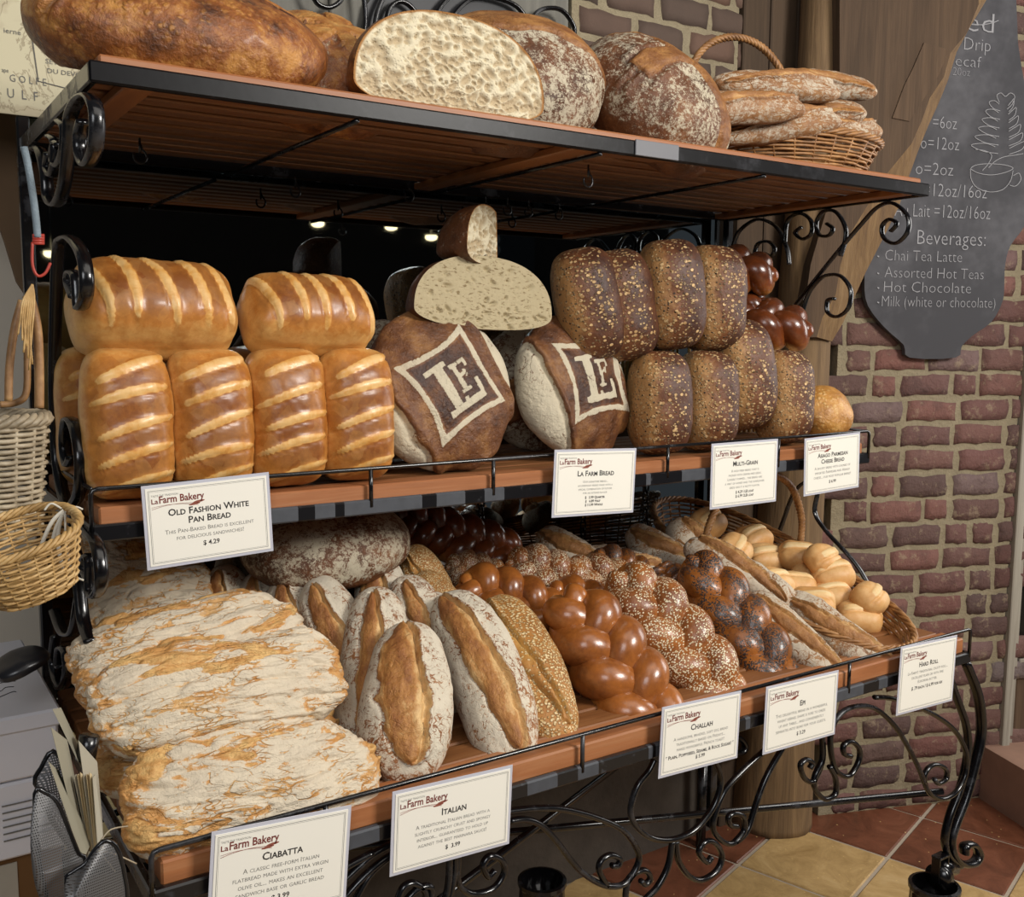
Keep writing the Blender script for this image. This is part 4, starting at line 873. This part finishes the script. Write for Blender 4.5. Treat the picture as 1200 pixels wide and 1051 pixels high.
# top shelf basket with baguettes
tb = empty('long_bread_basket', (0, 0, 0), 'shallow brown wicker basket with a hoop handle on the top shelf', 'basket')
tb.matrix_world = frame(V3((1.83, 1.60, zt+.004)), (1, -.10, .0), (0, .05, 1))
wicker(.185, .115, .07, .25, 26, 9, .0062, M['wick'], tb)
part('handle', rope([(-.24, .09, .05), (-.24, .085, .18), (-.19, .08, .28), (-.12, .05, .31), (-.04, .03, .28), (.01, .01, .19), (.02, .0, .06)], .0085, 14, 4), M['wick'], tb, world=False)
bg = [((858, 97), 1.60, (984, 110), 1.50, 'long floured baguette lying over the middle of the top basket'), ((925, 98), 1.66, (1026, 106), 1.58, 'uppermost baguette pointing right out of the top basket'), ((862, 128), 1.50, (940, 124), 1.46, 'pale floured baguette end at the left front of the top basket'), ((900, 150), 1.52, (985, 142), 1.46, 'baguette end above the front basket rim, at the middle'), ((930, 140), 1.58, (1013, 130), 1.52, 'baguette pointing right under the uppermost one'),
      ((960, 158), 1.56, (1030, 150), 1.52, 'dark baguette end near the right rim of the top basket'), ((950, 160), 1.52, (1016, 160), 1.48, 'short pale baguette end tucked by the right rim')]
for k, (a, Ya, b, Yb, lab) in enumerate(bg):
    c, d, L_ = ends(a, Ya, b, Yb); Lw = .30; u = V3(d).normalized(); c = V3(atY(*b, Yb))-u*Lw/2
    loaf('baguette', 'tg%d' % (k % 3), lambda k=k: baguette(120+k, .30, .072, .06, 3, 30, .45), M['bag'], c, u, (0, -.8, .7), lab, 'baguettes in the top shelf basket')
# bamboo mat
bm = empty('bamboo_mat', (0, 0, 0), 'upright mat of thin bamboo sticks at the right end of the middle shelf', 'mat')
bm.matrix_world = frame(V3((1.975, 1.90, 1.262)), (.98, -.05, 0), (0, .10, 1)); M['bamboo'] = plain('bamboo', '#c9a464', .4, .2, 20)
for k in range(15):
    x = -.135+k*.0185; part('stick', rod((x, 0, .0), (x+.001, 0, .455+random.uniform(-.008, .008)), .0095, seg=7), M['bamboo'], bm, world=False)
for z in (.06, .235, .42): part('cross_stick', rod((-.142, -.008, z), (.132, -.008, z), .007, seg=6), M['bamboo'], bm, world=False)
# ---- bottom shelf
zb2 = .842; G6 = 'flour dusted ciabatta loaves'
def by_ends(nm, key, fn, mat, a, Ya, b, Yb, z, lab, grp, Ln=None, cat='bread'):
    c, d, L_ = ends(a, Ya, b, Yb); o = loaf(nm, key, fn, mat, c, d, z, lab, grp, cat)
    if Ln: f = L_/Ln; o.matrix_world = frame(c, d, z) @ Matrix.Diagonal((f, 1, 1, 1))
    return o
cz = (-.12, -.78, .66)
cb_ = [((133, 945), 1.325, (438, 893), 1.325, cz, 'lowest front ciabatta loaf, right behind the ciabatta card'), ((106, 838), 1.395, (405, 786), 1.42, (-.16, -.74, .66), 'middle ciabatta loaf with a golden left end, on top of the lowest one'),
       ((74, 792), 1.58, (350, 728), 1.60, (-.1, -.60, .80), 'upper ciabatta loaf behind the golden ended one'), ((108, 775), 1.68, (330, 738), 1.68, (0, -.5, .85), 'rearmost ciabatta loaf of which only the top edge shows'),
       ((96, 722), 1.84, (256, 690), 1.86, (0, -.7, .7), 'dim ciabatta deep under the old fashion card, in front of the mirror'), ((96, 652), 1.90, (215, 640), 1.92, (0, -.7, .7), 'dim ciabatta glimpsed between the left scroll and the old fashion card'),
       ((100, 880), 1.48, (390, 850), 1.46, (0, -.6, .8), 'ciabatta loaf buried at the bottom left under the others')]
for k, (a, Ya, b, Yb, z, lab) in enumerate(cb_):
    by_ends('ciabatta', 'ci%d' % (k % 3), lambda k=k: ciabatta(140+3*k, .38, .168, .112), M['ciab'], a, Ya, b, Yb, z, lab, G6, .38)
G7 = 'floured oval Italian loaves'; G7 = 'floured oval slashed loaves'
it = [((482, 920), 1.30, (473, 733), 1.50, (-.45, -.80, .45), 'frontmost floured oval loaf with a wide golden slash, behind the Italian bread card', 1.16), ((432, 900), 1.42, (440, 690), 1.62, (-.5, -.75, .45), 'floured oval loaf just behind and left of the frontmost one', 1.0),
      ((606, 906), 1.295, (530, 694), 1.60, (-.42, -.8, .45), 'long floured oval loaf with a diagonal slash, left of the sesame loaf', 1.1), ((425, 845), 1.55, (374, 676), 1.70, (-.5, -.75, .45), 'brown slashed oval loaf standing right of the ciabatta', .9),
      ((352, 800), 1.66, (342, 672), 1.76, (-.5, -.75, .4), 'small slashed oval loaf wedged behind the ciabatta', .85), ((470, 800), 1.66, (435, 652), 1.78, (-.5, -.7, .45), 'white tipped oval loaf standing behind the second front one', .95),
      ((520, 820), 1.55, (470, 676), 1.68, (-.4, -.75, .5), 'golden oval loaf tip behind the frontmost pair', .9), ((560, 850), 1.50, (500, 694), 1.65, (-.5, -.75, .45), 'dusty oval loaf tucked left of the long diagonal one', .9), ((268, 780), 1.80, (266, 662), 1.86, (-.5, -.75, .4), 'dark oval loaf deep behind the ciabatta, farthest left', .8), ((310, 790), 1.74, (308, 668), 1.82, (-.5, -.75, .4), 'dim slashed oval loaf deep behind the ciabatta', .8)]
for k, (a, Ya, b, Yb, z, lab, sc) in enumerate(it):
    c, d, L_ = ends(a, Ya, b, Yb); o = loaf('oval_loaf', 'it%d' % (k % 5), lambda k=k: batard(160+k, .30, .130, .105, (.52, .36, .40, .42, .4)[k % 5], curve=(.25, .1, .5, .2, .3)[k % 5]), M['ital'], c, d, z, lab, G7)
    o.matrix_world = frame(c, d, z) @ Matrix.Diagonal((L_/.30, sc, sc, 1))
loaf('boule', 'bo1', lambda: boule(180, .34, .25, .15, 'none', 48, .62), M['floury'], atY(383, 637, 1.80), (1, .0, .05), (0, -.3, 1), 'dark cracked floury round loaf under the middle shelf', 'round loaves below', )
ss = [((657, 876), 1.315, (580, 702), 1.62, (-.35, -.8, .5), 'large sesame crusted oval loaf, right of the long floured loaf', 1.15), ((525, 740), 1.72, (480, 640), 1.82, (-.35, -.8, .5), 'small sesame crusted loaf in shadow behind the oval loaves', .8), ((540, 745), 1.66, (490, 672), 1.76, (-.35, -.8, .5), 'sesame crusted loaf tip just above the dusty oval loaf', .75)]
for k, (a, Ya, b, Yb, z, lab, sc) in enumerate(ss):
    c, d, L_ = ends(a, Ya, b, Yb); o = loaf('sesame_loaf', 'se', lambda: batard(190, .30, .125, .10, .24, flour=0, seeds=1, curve=.7), M['ses'], c, d, z, lab, 'sesame crusted oval loaves'); o.matrix_world = frame(c, d, z) @ Matrix.Diagonal((L_/.30, sc, sc, 1))
ch = [('chal', 0, (782, 872), 1.305, (655, 690), 1.56, 1.18, 'big glossy plain braided challah behind the challah card'), ('chal', 0, (665, 735), 1.62, (535, 680), 1.76, .95, 'glossy plain braided challah lying behind the sesame oval loaf'), ('chal', 0, (745, 740), 1.56, (640, 690), 1.68, .8, 'glossy plain challah end between the two plain braids'),
      ('chal_ses', 1, (864, 832), 1.315, (718, 668), 1.58, 1.12, 'big sesame sprinkled challah between the plain and the poppy seed ones'), ('chal_ses', 1, (700, 700), 1.68, (592, 655), 1.80, .85, 'sesame sprinkled challah at the back, left of the other one there'), ('chal_ses', 1, (775, 700), 1.66, (660, 668), 1.78, .8, 'sesame sprinkled challah at the back with a pale right tip'),
      ('knot', 0, (612, 652), 1.86, (500, 622), 1.92, .85, 'dark glossy braided loaf in the shade below the middle shelf, left of the chain'), ('knot', 0, (545, 628), 1.90, (440, 606), 1.95, .85, 'dark glossy braided loaf just under the middle shelf bar, farthest back'), ('chal_ses', 1, (600, 690), 1.78, (520, 662), 1.86, .7, 'dim sesame braid behind the plain braided ones'),
      ('chal_pop', 1, (924, 815), 1.335, (808, 650), 1.62, 1.02, 'big poppy seed challah left of the baguettes'), ('chal_pop', 1, (770, 690), 1.70, (690, 655), 1.80, .8, 'dark poppy seed challah half hidden at the back'), ('chal_pop', 1, (800, 705), 1.62, (770, 665), 1.72, .7, 'poppy seed challah end under the big sesame one')]
for k, (mt, sd, a, Ya, b, Yb, sc, lab) in enumerate(ch):
    c, d, L_ = ends(a, Ya, b, Yb); o = loaf('challah', mt+str(k % 2), lambda k=k, sd=sd: challah(200+k*1.7, .33, .14, .10, 1.5, sd), M[mt], c, d, (-.35, -.78, .55), lab, {'chal': 'plain glazed challahs', 'knot': 'plain glazed challahs', 'chal_ses': 'sesame challahs', 'chal_pop': 'poppy seed challahs'}[mt])
    o.matrix_world = frame(c, d, (-.35, -.78, .55)) @ Matrix.Diagonal((L_/.33, sc*.98, sc, 1))
bq = [((930, 712), 1.47, (806, 634), 1.70, 'floured baguette lying across the left edge of the roll basket'), ((982, 800), 1.285, (882, 696), 1.52, 'crusty baguette pointing at the epi card'), ((1044, 790), 1.265, (922, 698), 1.50, 'rightmost floured baguette in front of the roll basket'), ((945, 792), 1.40, (845, 690), 1.58, 'pale baguette showing as a strip beside the poppy seed challah'),
      ((812, 668), 1.74, (738, 622), 1.90, 'baguette at the back, pointing up toward the dim basket'), ((770, 672), 1.72, (690, 655), 1.84, 'pale baguette lying flat at the back, right of the poppy seed challah'), ((840, 665), 1.76, (800, 622), 1.84, 'white floured baguette end leaning on the basket wall'), ((700, 668), 1.80, (640, 628), 1.94, 'bluish pale baguette near the mirror, below the signature card')]
for k, (a, Ya, b, Yb, lab) in enumerate(bq):
    c, d, L_ = ends(a, Ya, b, Yb); o = loaf('baguette', 'ba%d' % (k % 3), lambda k=k: baguette(220+k, .40, .08, .066, 3, 36, .60), M['bag'], c, d, (-.25, -.7, .65), lab, 'floured baguettes on the bottom shelf')
    o.matrix_world = frame(c, d, (-.25, -.7, .65)) @ Matrix.Diagonal((max(L_, .2)/.40, 1.15, 1.15, 1))
# ------------------------------------------------------------------ cards
M['card'] = G('card_paper').out('#e6e2d6', .6); M['lam'] = plain('laminate', '#b9b9c2', .25, .03, 5)
M['ink'] = G('black_ink').out('#26221f', .7); M['redink'] = G('dark_red_ink').out('#6e2a22', .7); M['greyink'] = G('grey_ink').out('#6a6863', .7); M['goldink'] = G('rust_ink').out('#8a4a3a', .7)
def card(nm, Y, TL, TR, BL, title, body, price, lab):
    a, b, c = atY(*TL, Y), atY(*TR, Y), atY(*BL, Y); x = V3(b-a); w = x.length; x.normalize(); dn = V3(c-a); h = dn.length; dn = (dn-x*dn.dot(x)).normalized(); nrm = x.cross(-dn)
    h = min(h, .150); a = V3(a); O = a+x*w/2+dn*h/2; Mx = Matrix(((x[0], -dn[0], nrm[0], O[0]), (x[1], -dn[1], nrm[1], O[1]), (x[2], -dn[2], nrm[2], O[2]), (0, 0, 0, 1)))
    r = empty('price_card', (0, 0, 0), lab, 'sign', 'price cards on the shelf rails'); r.matrix_world = Mx
    part('laminate_sleeve', box((0, 0, -.0006), (w, h, .0012), .0004), M['lam'], r, False, world=False)
    cw, ch_ = w-.010, h-.010; part('card_paper', box((0, 0, .0004), (cw, ch_, .0012), .0002), M['card'], r, False, world=False)
    z = .00115; L = []
    for (ww, hh, t) in ((cw-.008, ch_-.008, .0006), (cw-.0115, ch_-.0115, .0003)):
        for s_ in (-1, 1): L += [box((0, s_*hh/2, z-.0002), (ww+t, t, .0004), .00001), box((s_*ww/2, 0, z-.0002), (t, hh, .0004), .00001)]
    part('border_line', join(L), M['greyink'], r, False, world=False)
    def txt(n, s_, size, m, x0, y0, wd=None, al='LEFT', **k):
        me = text_mesh(n, s_, size, m, align=al, **k); xs = [v.co.x for v in me.vertices]
        f = wd/(max(xs)-min(xs)) if wd else 1; mn = min(xs)*f if wd and al == 'LEFT' else 0
        me.transform(Matrix.Translation((x0-mn, y0, z)) @ Matrix.Diagonal((f, 1, 1, 1))); return ob(n, me, r)
    lx = -cw/2+.008; ty = ch_/2-.024
    txt('logo_tagline', 'TASTE THE TRADITION', .0042, M['greyink'], lx, ty+.0105, .040)
    txt('logo_lettering', 'La', .0105, M['redink'], lx, ty, .010, bold=.0002); txt('logo_lettering', 'Farm Bakery', .0155, M['redink'], lx+.0115, ty, .068, bold=.00035)
    sw = [(lx, ty-.0085), (lx+.02, ty-.0045), (lx+.045, ty-.0035), (lx+.07, ty-.006)]
    part('logo_swoosh', join([sweep(smooth([(p, q, z) for p, q in sw], 5), .0009, .0006, nrm=(0, 0, 1), seg=4), sweep(smooth([(p, q+.003-.002*i, z) for i, (p, q) in enumerate(sw)], 5), .0007, .0005, nrm=(0, 0, 1), seg=4)]), M['goldink'], r, world=False)
    def wheat(cx, cy): t = np.linspace(0, 2*math.pi, 13)[:-1]; return ([(cx+math.cos(q)*.009, cy+math.sin(q)*.0018+math.cos(q)*.001, z) for q in t], [list(range(12))])
    part('logo_wheat', join([wheat(lx+.071, ty-.0035), wheat(lx+.064, ty-.0068)]), M['goldink'], r, False, world=False)
    y = ty-.024
    if len(title) > 1: y += .003
    for s_ in title: txt('title_lettering', s_, .0150, M['ink'], 0, y, al='CENTER', smallcaps=True, bold=.0003); y -= .0145
    y += .0145; n = len(body)+len(price); bot = -ch_/2+.010; st = min(.0108, (y-.012-bot)/max(n, 1)); y -= .0135
    for s_ in body: txt('description_lettering', s_, st*.88, M['greyink'], 0, y, al='CENTER', smallcaps=True); y -= st
    y -= st*.25
    for s_ in price: txt('price_lettering', s_, st*.95, M['ink'], 0, y, al='CENTER', smallcaps=True, bold=.0002); y -= st
    return r
Ym, Yb = 1.528, 1.234
card('c', Ym, (165, 570), (315, 553), (172, 669), ['Old Fashion White', 'Pan Bread'], ['This Pan-Baked Bread is excellent', 'for delicious sandwiches!'], ['$ 4.29'], 'laminated card for old fashion white pan bread on the middle shelf')
card('c', Ym, (650, 527), (746, 525), (643, 607), ['La Farm Bread'], ['Our signature bread...', 'an everyday bread made with a', 'special combination of flours', 'for an intense flavor'], ['$   3.99 Quarter', '$   6.89 Half     ', '$ 11.99 Whole  '], 'laminated card with three prices under the round stencilled loaves')
card('c', Ym, (834, 520), (912, 514), (834, 597), ['Multi-Grain'], ['A high fiber bread that is', 'packed with grains and seeds.', 'Loosely formed... this bread has', 'a hint of honey and the sunflower', 'seeds give it a nutty flavor.'], ['$ 4.29 1LB loaf', '$ 6.99 2LB loaf'], 'laminated multi-grain card on the middle shelf rail')
card('c', Ym, (943, 514), (1008, 506), (941, 582), ['Asiago Parmesan', 'Cheese Bread'], ['A savory bread with chunks of', 'imported Parmesan and Asiago', 'cheese... our most popular bread!'], ['$ 6.99'], 'laminated cheese bread card at the right end of the middle shelf')
card('c', Yb, (248, 975), (412, 943), (246, 1095), ['Ciabatta'], ['A classic free-form Italian', 'flatbread made with extra virgin', 'olive oil... makes an excellent', 'sandwich base or garlic bread'], ['$ 3.99'], 'laminated ciabatta card at the lower left corner of the picture')
card('c', Yb, (460, 928), (601, 896), (456, 1028), ['Italian'], ['A traditional Italian bread with a', 'slightly crunchy crust and spongy', 'interior... guaranteed to hold up', 'against the best marinara sauce!'], ['$  3.99'], 'laminated Italian bread card in front of the oval floured loaves')
card('c', Yb, (776, 829), (869, 809), (766, 914), ['Challah'], ['A handsome, braided, soft egg bread', 'traditionally baked on Fridays...', 'makes wonderful French toast!'], ['* Plain, Poppyseed, Sesame, & Rock Sugar! *', '$ 5.99'], 'laminated challah card in front of the braided loaves')
card('c', Yb, (898, 805), (983, 785), (893, 885), ['Epi'], ['This delightful bread in a wonderful', 'wheat kernel shape is sure to dress', 'up any table... and conveniently', 'separates into buns for your guests.'], ['$ 3.29'], 'laminated epi card in front of the baguettes')
card('c', Yb, (1056, 758), (1122, 744), (1056, 839), ['Hard Roll'], ["La Farm's traditional crusty roll...", 'excellent plain or with fine', 'European butter.'], ['$ .79 each / $ 6.99 for six'], 'laminated hard roll card at the right end of the bottom shelf')
# ------------------------------------------------------------------ map above the left end
g = G('map_paper'); v = g.obj(False); n1 = g.noise(v, 9, 6, .6, .6); n2 = g.noise(v, 3.2, 5, .6)
line = g.step(g.math('ABSOLUTE', g.math('SUBTRACT', n1, .5)), .012, .004); c = g.mix(g.math('MULTIPLY', g.step(n2, .5, .53), .35), lin('#ccc3a4'), lin('#a8957a')); c = g.mix(g.math('MULTIPLY', line, .6), c, lin('#8b7b62'))
mp = empty('map_poster', (.30, 2.03, 1.93), 'old cream map poster with French lettering behind the left end of the top shelf', 'poster')
part('sheet', box((.36, 2.031, 2.18), (.62, .003, .54), .001), g.out(c, .8), mp, False)
for (px, py, s_, hh, wpx) in ((11, 95, 'G O L F E', .020, 43), (8, 114, 'U  L  F', .026, 36), (51, 63, "LIONEL'S MAP", .013, 62), (53, 74, 'SEVEN YEARS', .013, 56), (55, 85, 'DU DEVOIR', .013, 48), (2, 84, 'ape', .012, 8), (4, 38, 'ierne', .014, 20)):
    p, q = atY(px, py, 2.0285), atY(px+wpx, py+wpx*.12, 2.0285)
    me = text_mesh('map_lettering', s_, hh*.9, M['greyink']); xs = [v_.co.x for v_ in me.vertices]; me.transform(Matrix.Diagonal(((q[0]-p[0])/(max(xs)-min(xs)), 1, 1, 1)))
    me.transform(Matrix.Translation(-V3(mp.location)) @ Matrix(((1, 0, 0, p[0]), (0, 0, -1, 2.0285), (0, 1, 0, p[2]), (0, 0, 0, 1)))); ob('map_lettering', me, mp)
fr = [atY(*q, 2.0285) for q in ((37, 40), (45, 95), (80, 104), (130, 112))]
part('inset_border', sweep(fr, .002, .0025, nrm=(0, 1, 0), seg=4), M['greyink'], mp)
# ------------------------------------------------------------------ room behind the viewer, seen only in the mirror
lum(slab('trim_6', np.array([3.0, -4.6]), math.pi, -5, 5, 0, 3.2, .1, plain('far_wall', '#2c2622', .9)))
sg = empty('door_number', (5.6, -4.52, 2.42), 'dark door panel with the number 48, seen in the mirror', 'sign')
part('panel', box((5.58, -4.50, 2.46), (.9, .02, .7), .003), plain('dark_panel', '#1d2126', .4), sg, False)
me = text_mesh('numerals', '48', .36, G('pale_numerals').out('#8f9393', .5)); xs = [v_.co.x for v_ in me.vertices]
me.transform(Matrix(((1, 0, 0, -.35), (0, 0, -1, .035), (0, 1, 0, -.10), (0, 0, 0, 1)))); me.flip_normals(); ob('numerals', me, sg)
for k, (px, py) in enumerate(((372, 262), (458, 266), (505, 278), (60, 297))):
    d = _ray(px, py); P = E0+d*(7.4/d[1]); loc = (P[0], 4.172-P[1], P[2]); r = empty('spot_lamp', loc, ['small warm ceiling lamp glimpsed at the left of the mirror', 'small warm ceiling lamp glimpsed above the tall half loaf', 'warm ceiling lamp glimpsed beside the bread wedge', 'warm lamp glimpsed beside the red clip'][k], 'lamp', 'ceiling lamps in the mirror')
    e = G('lamp_glow'); e.p.inputs['Emission Color'].default_value = (1, .75, .4, 1); e.p.inputs['Emission Strength'].default_value = 6
    part('bulb', blob(8, .10, .10, .06)[0::3], e.m, r, world=False); part('lamp_rim', sweep([(math.cos(t)*.06, math.sin(t)*.06, .02) for t in np.linspace(0, 2*math.pi, 17)[:-1]], .015, closed=True, nrm=(0, 0, 1), seg=6), M['iron'], r, world=False)
    part('stem', rod((0, 0, .03), (0, 0, 3.2-P[2]), .02), M['iron'], r, world=False)
# ------------------------------------------------------------------ left side things
lb = empty('tall_hanging_basket', (0, 0, 0), 'tall tapered grey brown wicker basket with cane handles at the left edge', 'basket'); tbx = atY(-8, 548, 1.55)
lb.matrix_world = frame(V3((tbx[0]-.01, 1.56, 1.235)), (1, .1, 0), (.0, .0, 1)); wicker(.064, .058, .165, .26, 18, 22, .0072, M['wick3'], lb)
Z = 1.222
def loc(px, py, Y=1.56): p = atY(px, py, Y); q = lb.matrix_world.inverted() @ V3(p); return tuple(q)
M['cane'] = wick('cane', '#7a5634', '#9c754c', '#b8925f')
for P, w in (([loc(46, 478), loc(46, 440), loc(44, 390), loc(37, 355), loc(30, 345)], .013), ([loc(10, 470), loc(11, 430), loc(17, 385), (loc(26, 352))], .011), ([loc(31, 380, 1.60), loc(32, 430, 1.60), loc(30, 462, 1.60), loc(18, 472, 1.60), loc(0, 474, 1.60)], .010)):
    part('handle', sweep(smooth(P, 6), w, seg=10), M['cane'], lb, world=False)
for k in range(7):
    x = 24+k*2.2; part('raffia_tie', sweep(smooth([loc(38, 333, 1.53), loc(x+3, 352, 1.53), loc(x, 372+k*3, 1.53), loc(x+(k % 3)*3-3, 392+k*7, 1.53)], 5), .003, seg=5), M['wick2'], lb, world=False)
hb = empty('small_hanging_basket', (0, 0, 0), 'small honey coloured wicker basket tilted and tied to the left scroll', 'basket'); hp_ = V3(atY(40, 690, 1.40))
hb.matrix_world = frame(hp_, (.9, .1, .25), (-.42, -.30, .86)); wicker(.052, .040, .085, .42, 22, 15, .0042, M['wick2'], hb)
rib = plain('pale_ribbon', '#c3bdae', .7, .1)
rr = empty('ribbon_bow', tuple(atY(75, 600, 1.40)), 'pale ribbon bow tying the small basket to the rack', 'ribbon')
for k, P in enumerate(([(75, 598), (62, 610), (52, 630), (48, 645), (54, 650), (60, 640), (66, 618), (75, 600)], [(73, 600), (68, 625), (70, 650), (76, 670)], [(76, 600), (88, 594), (97, 597)], [(72, 596), (60, 590), (52, 598)], [(76, 600), (78, 640), (86, 672), (98, 680)])):
    part('ribbon_loop' if k == 0 else 'ribbon_tail', sweep(smooth([atY(*q, 1.40) for q in P], 5), .006 if k < 2 else .003, .0015, seg=6), rib, rr)
cl = empty('red_clip', tuple(atY(45, 290, 1.54)), 'red snap clip with a bluish cord holding the tall basket', 'clip'); red = plain('red_clip', '#a5382a', .4)
part('clip_body', sweep(smooth([atY(*q, 1.54) for q in ((38, 284), (38, 310), (44, 323), (53, 320), (59, 308))], 6), .0045, seg=6), red, cl)
part('clip_spring', join([sweep([atY(38, 276+i*3, 1.54), atY(52, 276+i*3, 1.54)], .005, seg=6) for i in range(4)]), red, cl)
part('cord', sweep(smooth([atY(*q, 1.54) for q in ((28, 172), (33, 195), (38, 225), (42, 255), (44, 278))], 6), .010, seg=8), plain('blue_grey_cord', '#7d8a92', .9, .3, 80, .8), cl)
# leather apron hanging at the left
ap = [atY(*q, 2.25) for q in ((-40, 95), (55, 100), (52, 200), (44, 280), (30, 345), (20, 330), (5, 280), (-10, 240), (-40, 230))]
n = len(ap); ap = np.array(ap); V = np.vstack([ap, ap+np.array([0, .02, 0])]); o = ob('leather_cloth', mesh('leather_cloth', V-ap[0], [list(range(n))[::-1], list(range(n, 2*n))]+[[i, (i+1) % n, n+(i+1) % n, n+i] for i in range(n)], plain('brown_leather', '#6b5238', .8, .25, 8, .4), smooth=False)); o.location = ap[0]; tag(o, 'dark brown leather cloth hanging at the left edge', 'cloth')
# white boxes
wbm = plain('white_cardboard', '#d8d6da', .8, .06, 10)
p = atY(52, 838, 1.75)
bx = empty('white_box', (.05, 1.98, float(p[2])-.07), 'upper white cardboard box with scribbles on its lid at the left', 'box', 'white boxes'); xr = float(p[0])+.02
part('carton', box((xr-.25, 1.97, p[2]-.052), (.5, .44, .10), .004), wbm, bx, False); part('lid', box((xr-.25, 1.97, p[2]-.006), (.51, .45, .03), .004), wbm, bx, False)
part('scribble', join([sweep(smooth([(xr-.20+.02*i+.008*math.sin(i*2.1+k), 1.86+.03*k+.012*math.cos(i*1.7), p[2]+.0095) for i in range(9)], 4), .002, .001, nrm=(0, 0, 1), seg=4) for k in range(4)]), M['ink'], bx)
bx2 = empty('white_box', (.05, 1.98, float(p[2])-.22), 'lower white cardboard box under the scribbled one', 'box', 'white boxes')
part('carton', box((xr-.24, 1.97, p[2]-.170), (.5, .44, .13), .004), wbm, bx2, False)
part('printed_lines', join([box((xr-.05, 1.748, p[2]-.14-.012*i), (.08, .002, .002), .0003) for i in range(6)]), M['greyink'], bx2, False)
kb = empty('cardboard_box', (.05, 1.98, .3), 'brown cardboard box below the white ones at the left', 'box')
part('carton', box((xr-.24, 1.98, (p[2]-.24)/2), (.48, .42, p[2]-.24), .004), plain('kraft', '#6b4a26', .9, .15, 8), kb, False)
part('paper_label', box((xr-.13, 1.768, p[2]-.40), (.12, .003, .30), .0005), plain('torn_paper', '#a9a294', .9), kb, False)
# black flour scoop on the box
sp = V3(atY(24, 776, 1.70)); so = ob('black_scoop', mesh('black_scoop', *(lambda P, N, Q, F: (flat(P*np.array([1, 1, 1])+np.array([0, 0, 1])*(-.4*np.maximum(Q[:, 0], 0)*.02)[:, None], -.006), F))(*blob(20, .085, .07, .03, 2.6)), plain('black_plastic', '#17171a', .3))); so.matrix_world = frame(sp, (.9, .2, .35), (-.2, -.2, 1)); tag(so, 'black plastic scoop lying on the white box', 'scoop')
# mesh pockets with papers
g = G('wire_mesh'); v = g.obj(False); s3 = g.sep(v)
def band(x, sc): return g.math('GREATER_THAN', g.math('SINE', g.math('MULTIPLY', x, sc)), -.1)
al = g.math('MAXIMUM', band(g.math('ADD', s3[2], g.math('MULTIPLY', s3[1], .35)), 1900), band(g.math('ADD', s3[1], s3[0]), 1900)); M['mesh'] = g.out('#5d5c5c', .45, Metallic=.3, Alpha=al)
fp = empty('mesh_file_pocket', (.2, 1.3, .6), 'black wire mesh file pocket stuffed with papers at the left of the rack', 'file holder')
def sheet(pts, Y0, mat, nm, bulge=.03, rim=True):
    L = [np.array(atY(*q[:2], q[2] if len(q) > 2 else Y0)) for q in pts]; P = smooth(L, 3, True); c = P.mean(0); n = len(P); V = [c+(-np.array([bulge, bulge, 0]))]; F = []; R_ = 4
    for r in range(1, R_+1):
        f = r/R_; V += list(c+(P-c)*f-np.array([bulge, bulge, 0])*(1-f*f))
    for i in range(n): F.append([0, 1+i, 1+(i+1) % n])
    for r in range(R_-1):
        for i in range(n): a = 1+r*n; F.append([a+i, a+n+i, a+n+(i+1) % n, a+(i+1) % n])
    o = part(nm, (np.array(V), F), mat, fp)
    if rim: part('pocket_rim', sweep(P, .006, closed=True, seg=6), I, fp)
sheet([(41, 930), (52, 928), (66, 938), (78, 965), (92, 1000), (100, 1010), (98, 1080), (85, 1100), (58, 1060), (45, 1000)], 1.24, M['mesh'], 'rear_pocket')
sheet([(78, 1035), (85, 1022), (100, 1012), (112, 995), (125, 985), (140, 1000), (150, 1060), (140, 1110), (90, 1110)], 1.19, M['mesh'], 'front_pocket')
sheet([(41, 918), (48, 900), (62, 880), (80, 905), (95, 960), (90, 1000), (60, 960)], 1.30, M['mesh'], 'back_panel', .01)
paper = [plain('grey_paper', '#8f8a78', .8, .08, 12), plain('cream_paper', '#c4b089', .8, .08, 12), plain('white_paper', '#a39d8c', .8, .08, 12)]
def leafp(q, Y0, Y1, mat, nm='paper_sheet', t=.004):
    a = [np.array(atY(px, py, Y)) for (px, py), Y in zip(q, (Y0, Y1, Y1, Y0))]; a = np.array(a); d = np.array([0, t, 0]); V = np.vstack([a, a+d])
    o = part(nm, (V, [[0, 1, 2, 3][::-1], [4, 5, 6, 7]]+[[i, (i+1) % 4, 4+(i+1) % 4, 4+i] for i in range(4)]), mat, fp, False)
leafp([(60, 853), (79, 868), (107, 1003), (97, 1005)], 1.27, 1.31, paper[0]); leafp([(57, 893), (70, 905), (108, 985), (97, 1010)], 1.245, 1.29, paper[0])
leafp([(92, 868), (114, 893), (122, 985), (110, 995)], 1.30, 1.33, paper[2]); leafp([(62, 832), (72, 830), (100, 890), (95, 900)], 1.34, 1.38, paper[0])
for k in range(7): leafp([(87+k*3.6, 912-k % 3*3), (90+k*3.6, 908), (112+k*1.8, 995), (104+k*1.8, 998)], 1.285-.003*k, 1.29-.003*k, paper[1] if k % 3 else paper[2], 'booklet')
part('twine', join([sweep(smooth([atY(*q, 1.2) for q in L_], 5), .002, seg=5) for L_ in ([(118, 985), (130, 972), (150, 968)], [(112, 998), (132, 1000), (160, 1012)], [(118, 1000), (128, 1012), (135, 1022)])]), M['wick3'], fp)
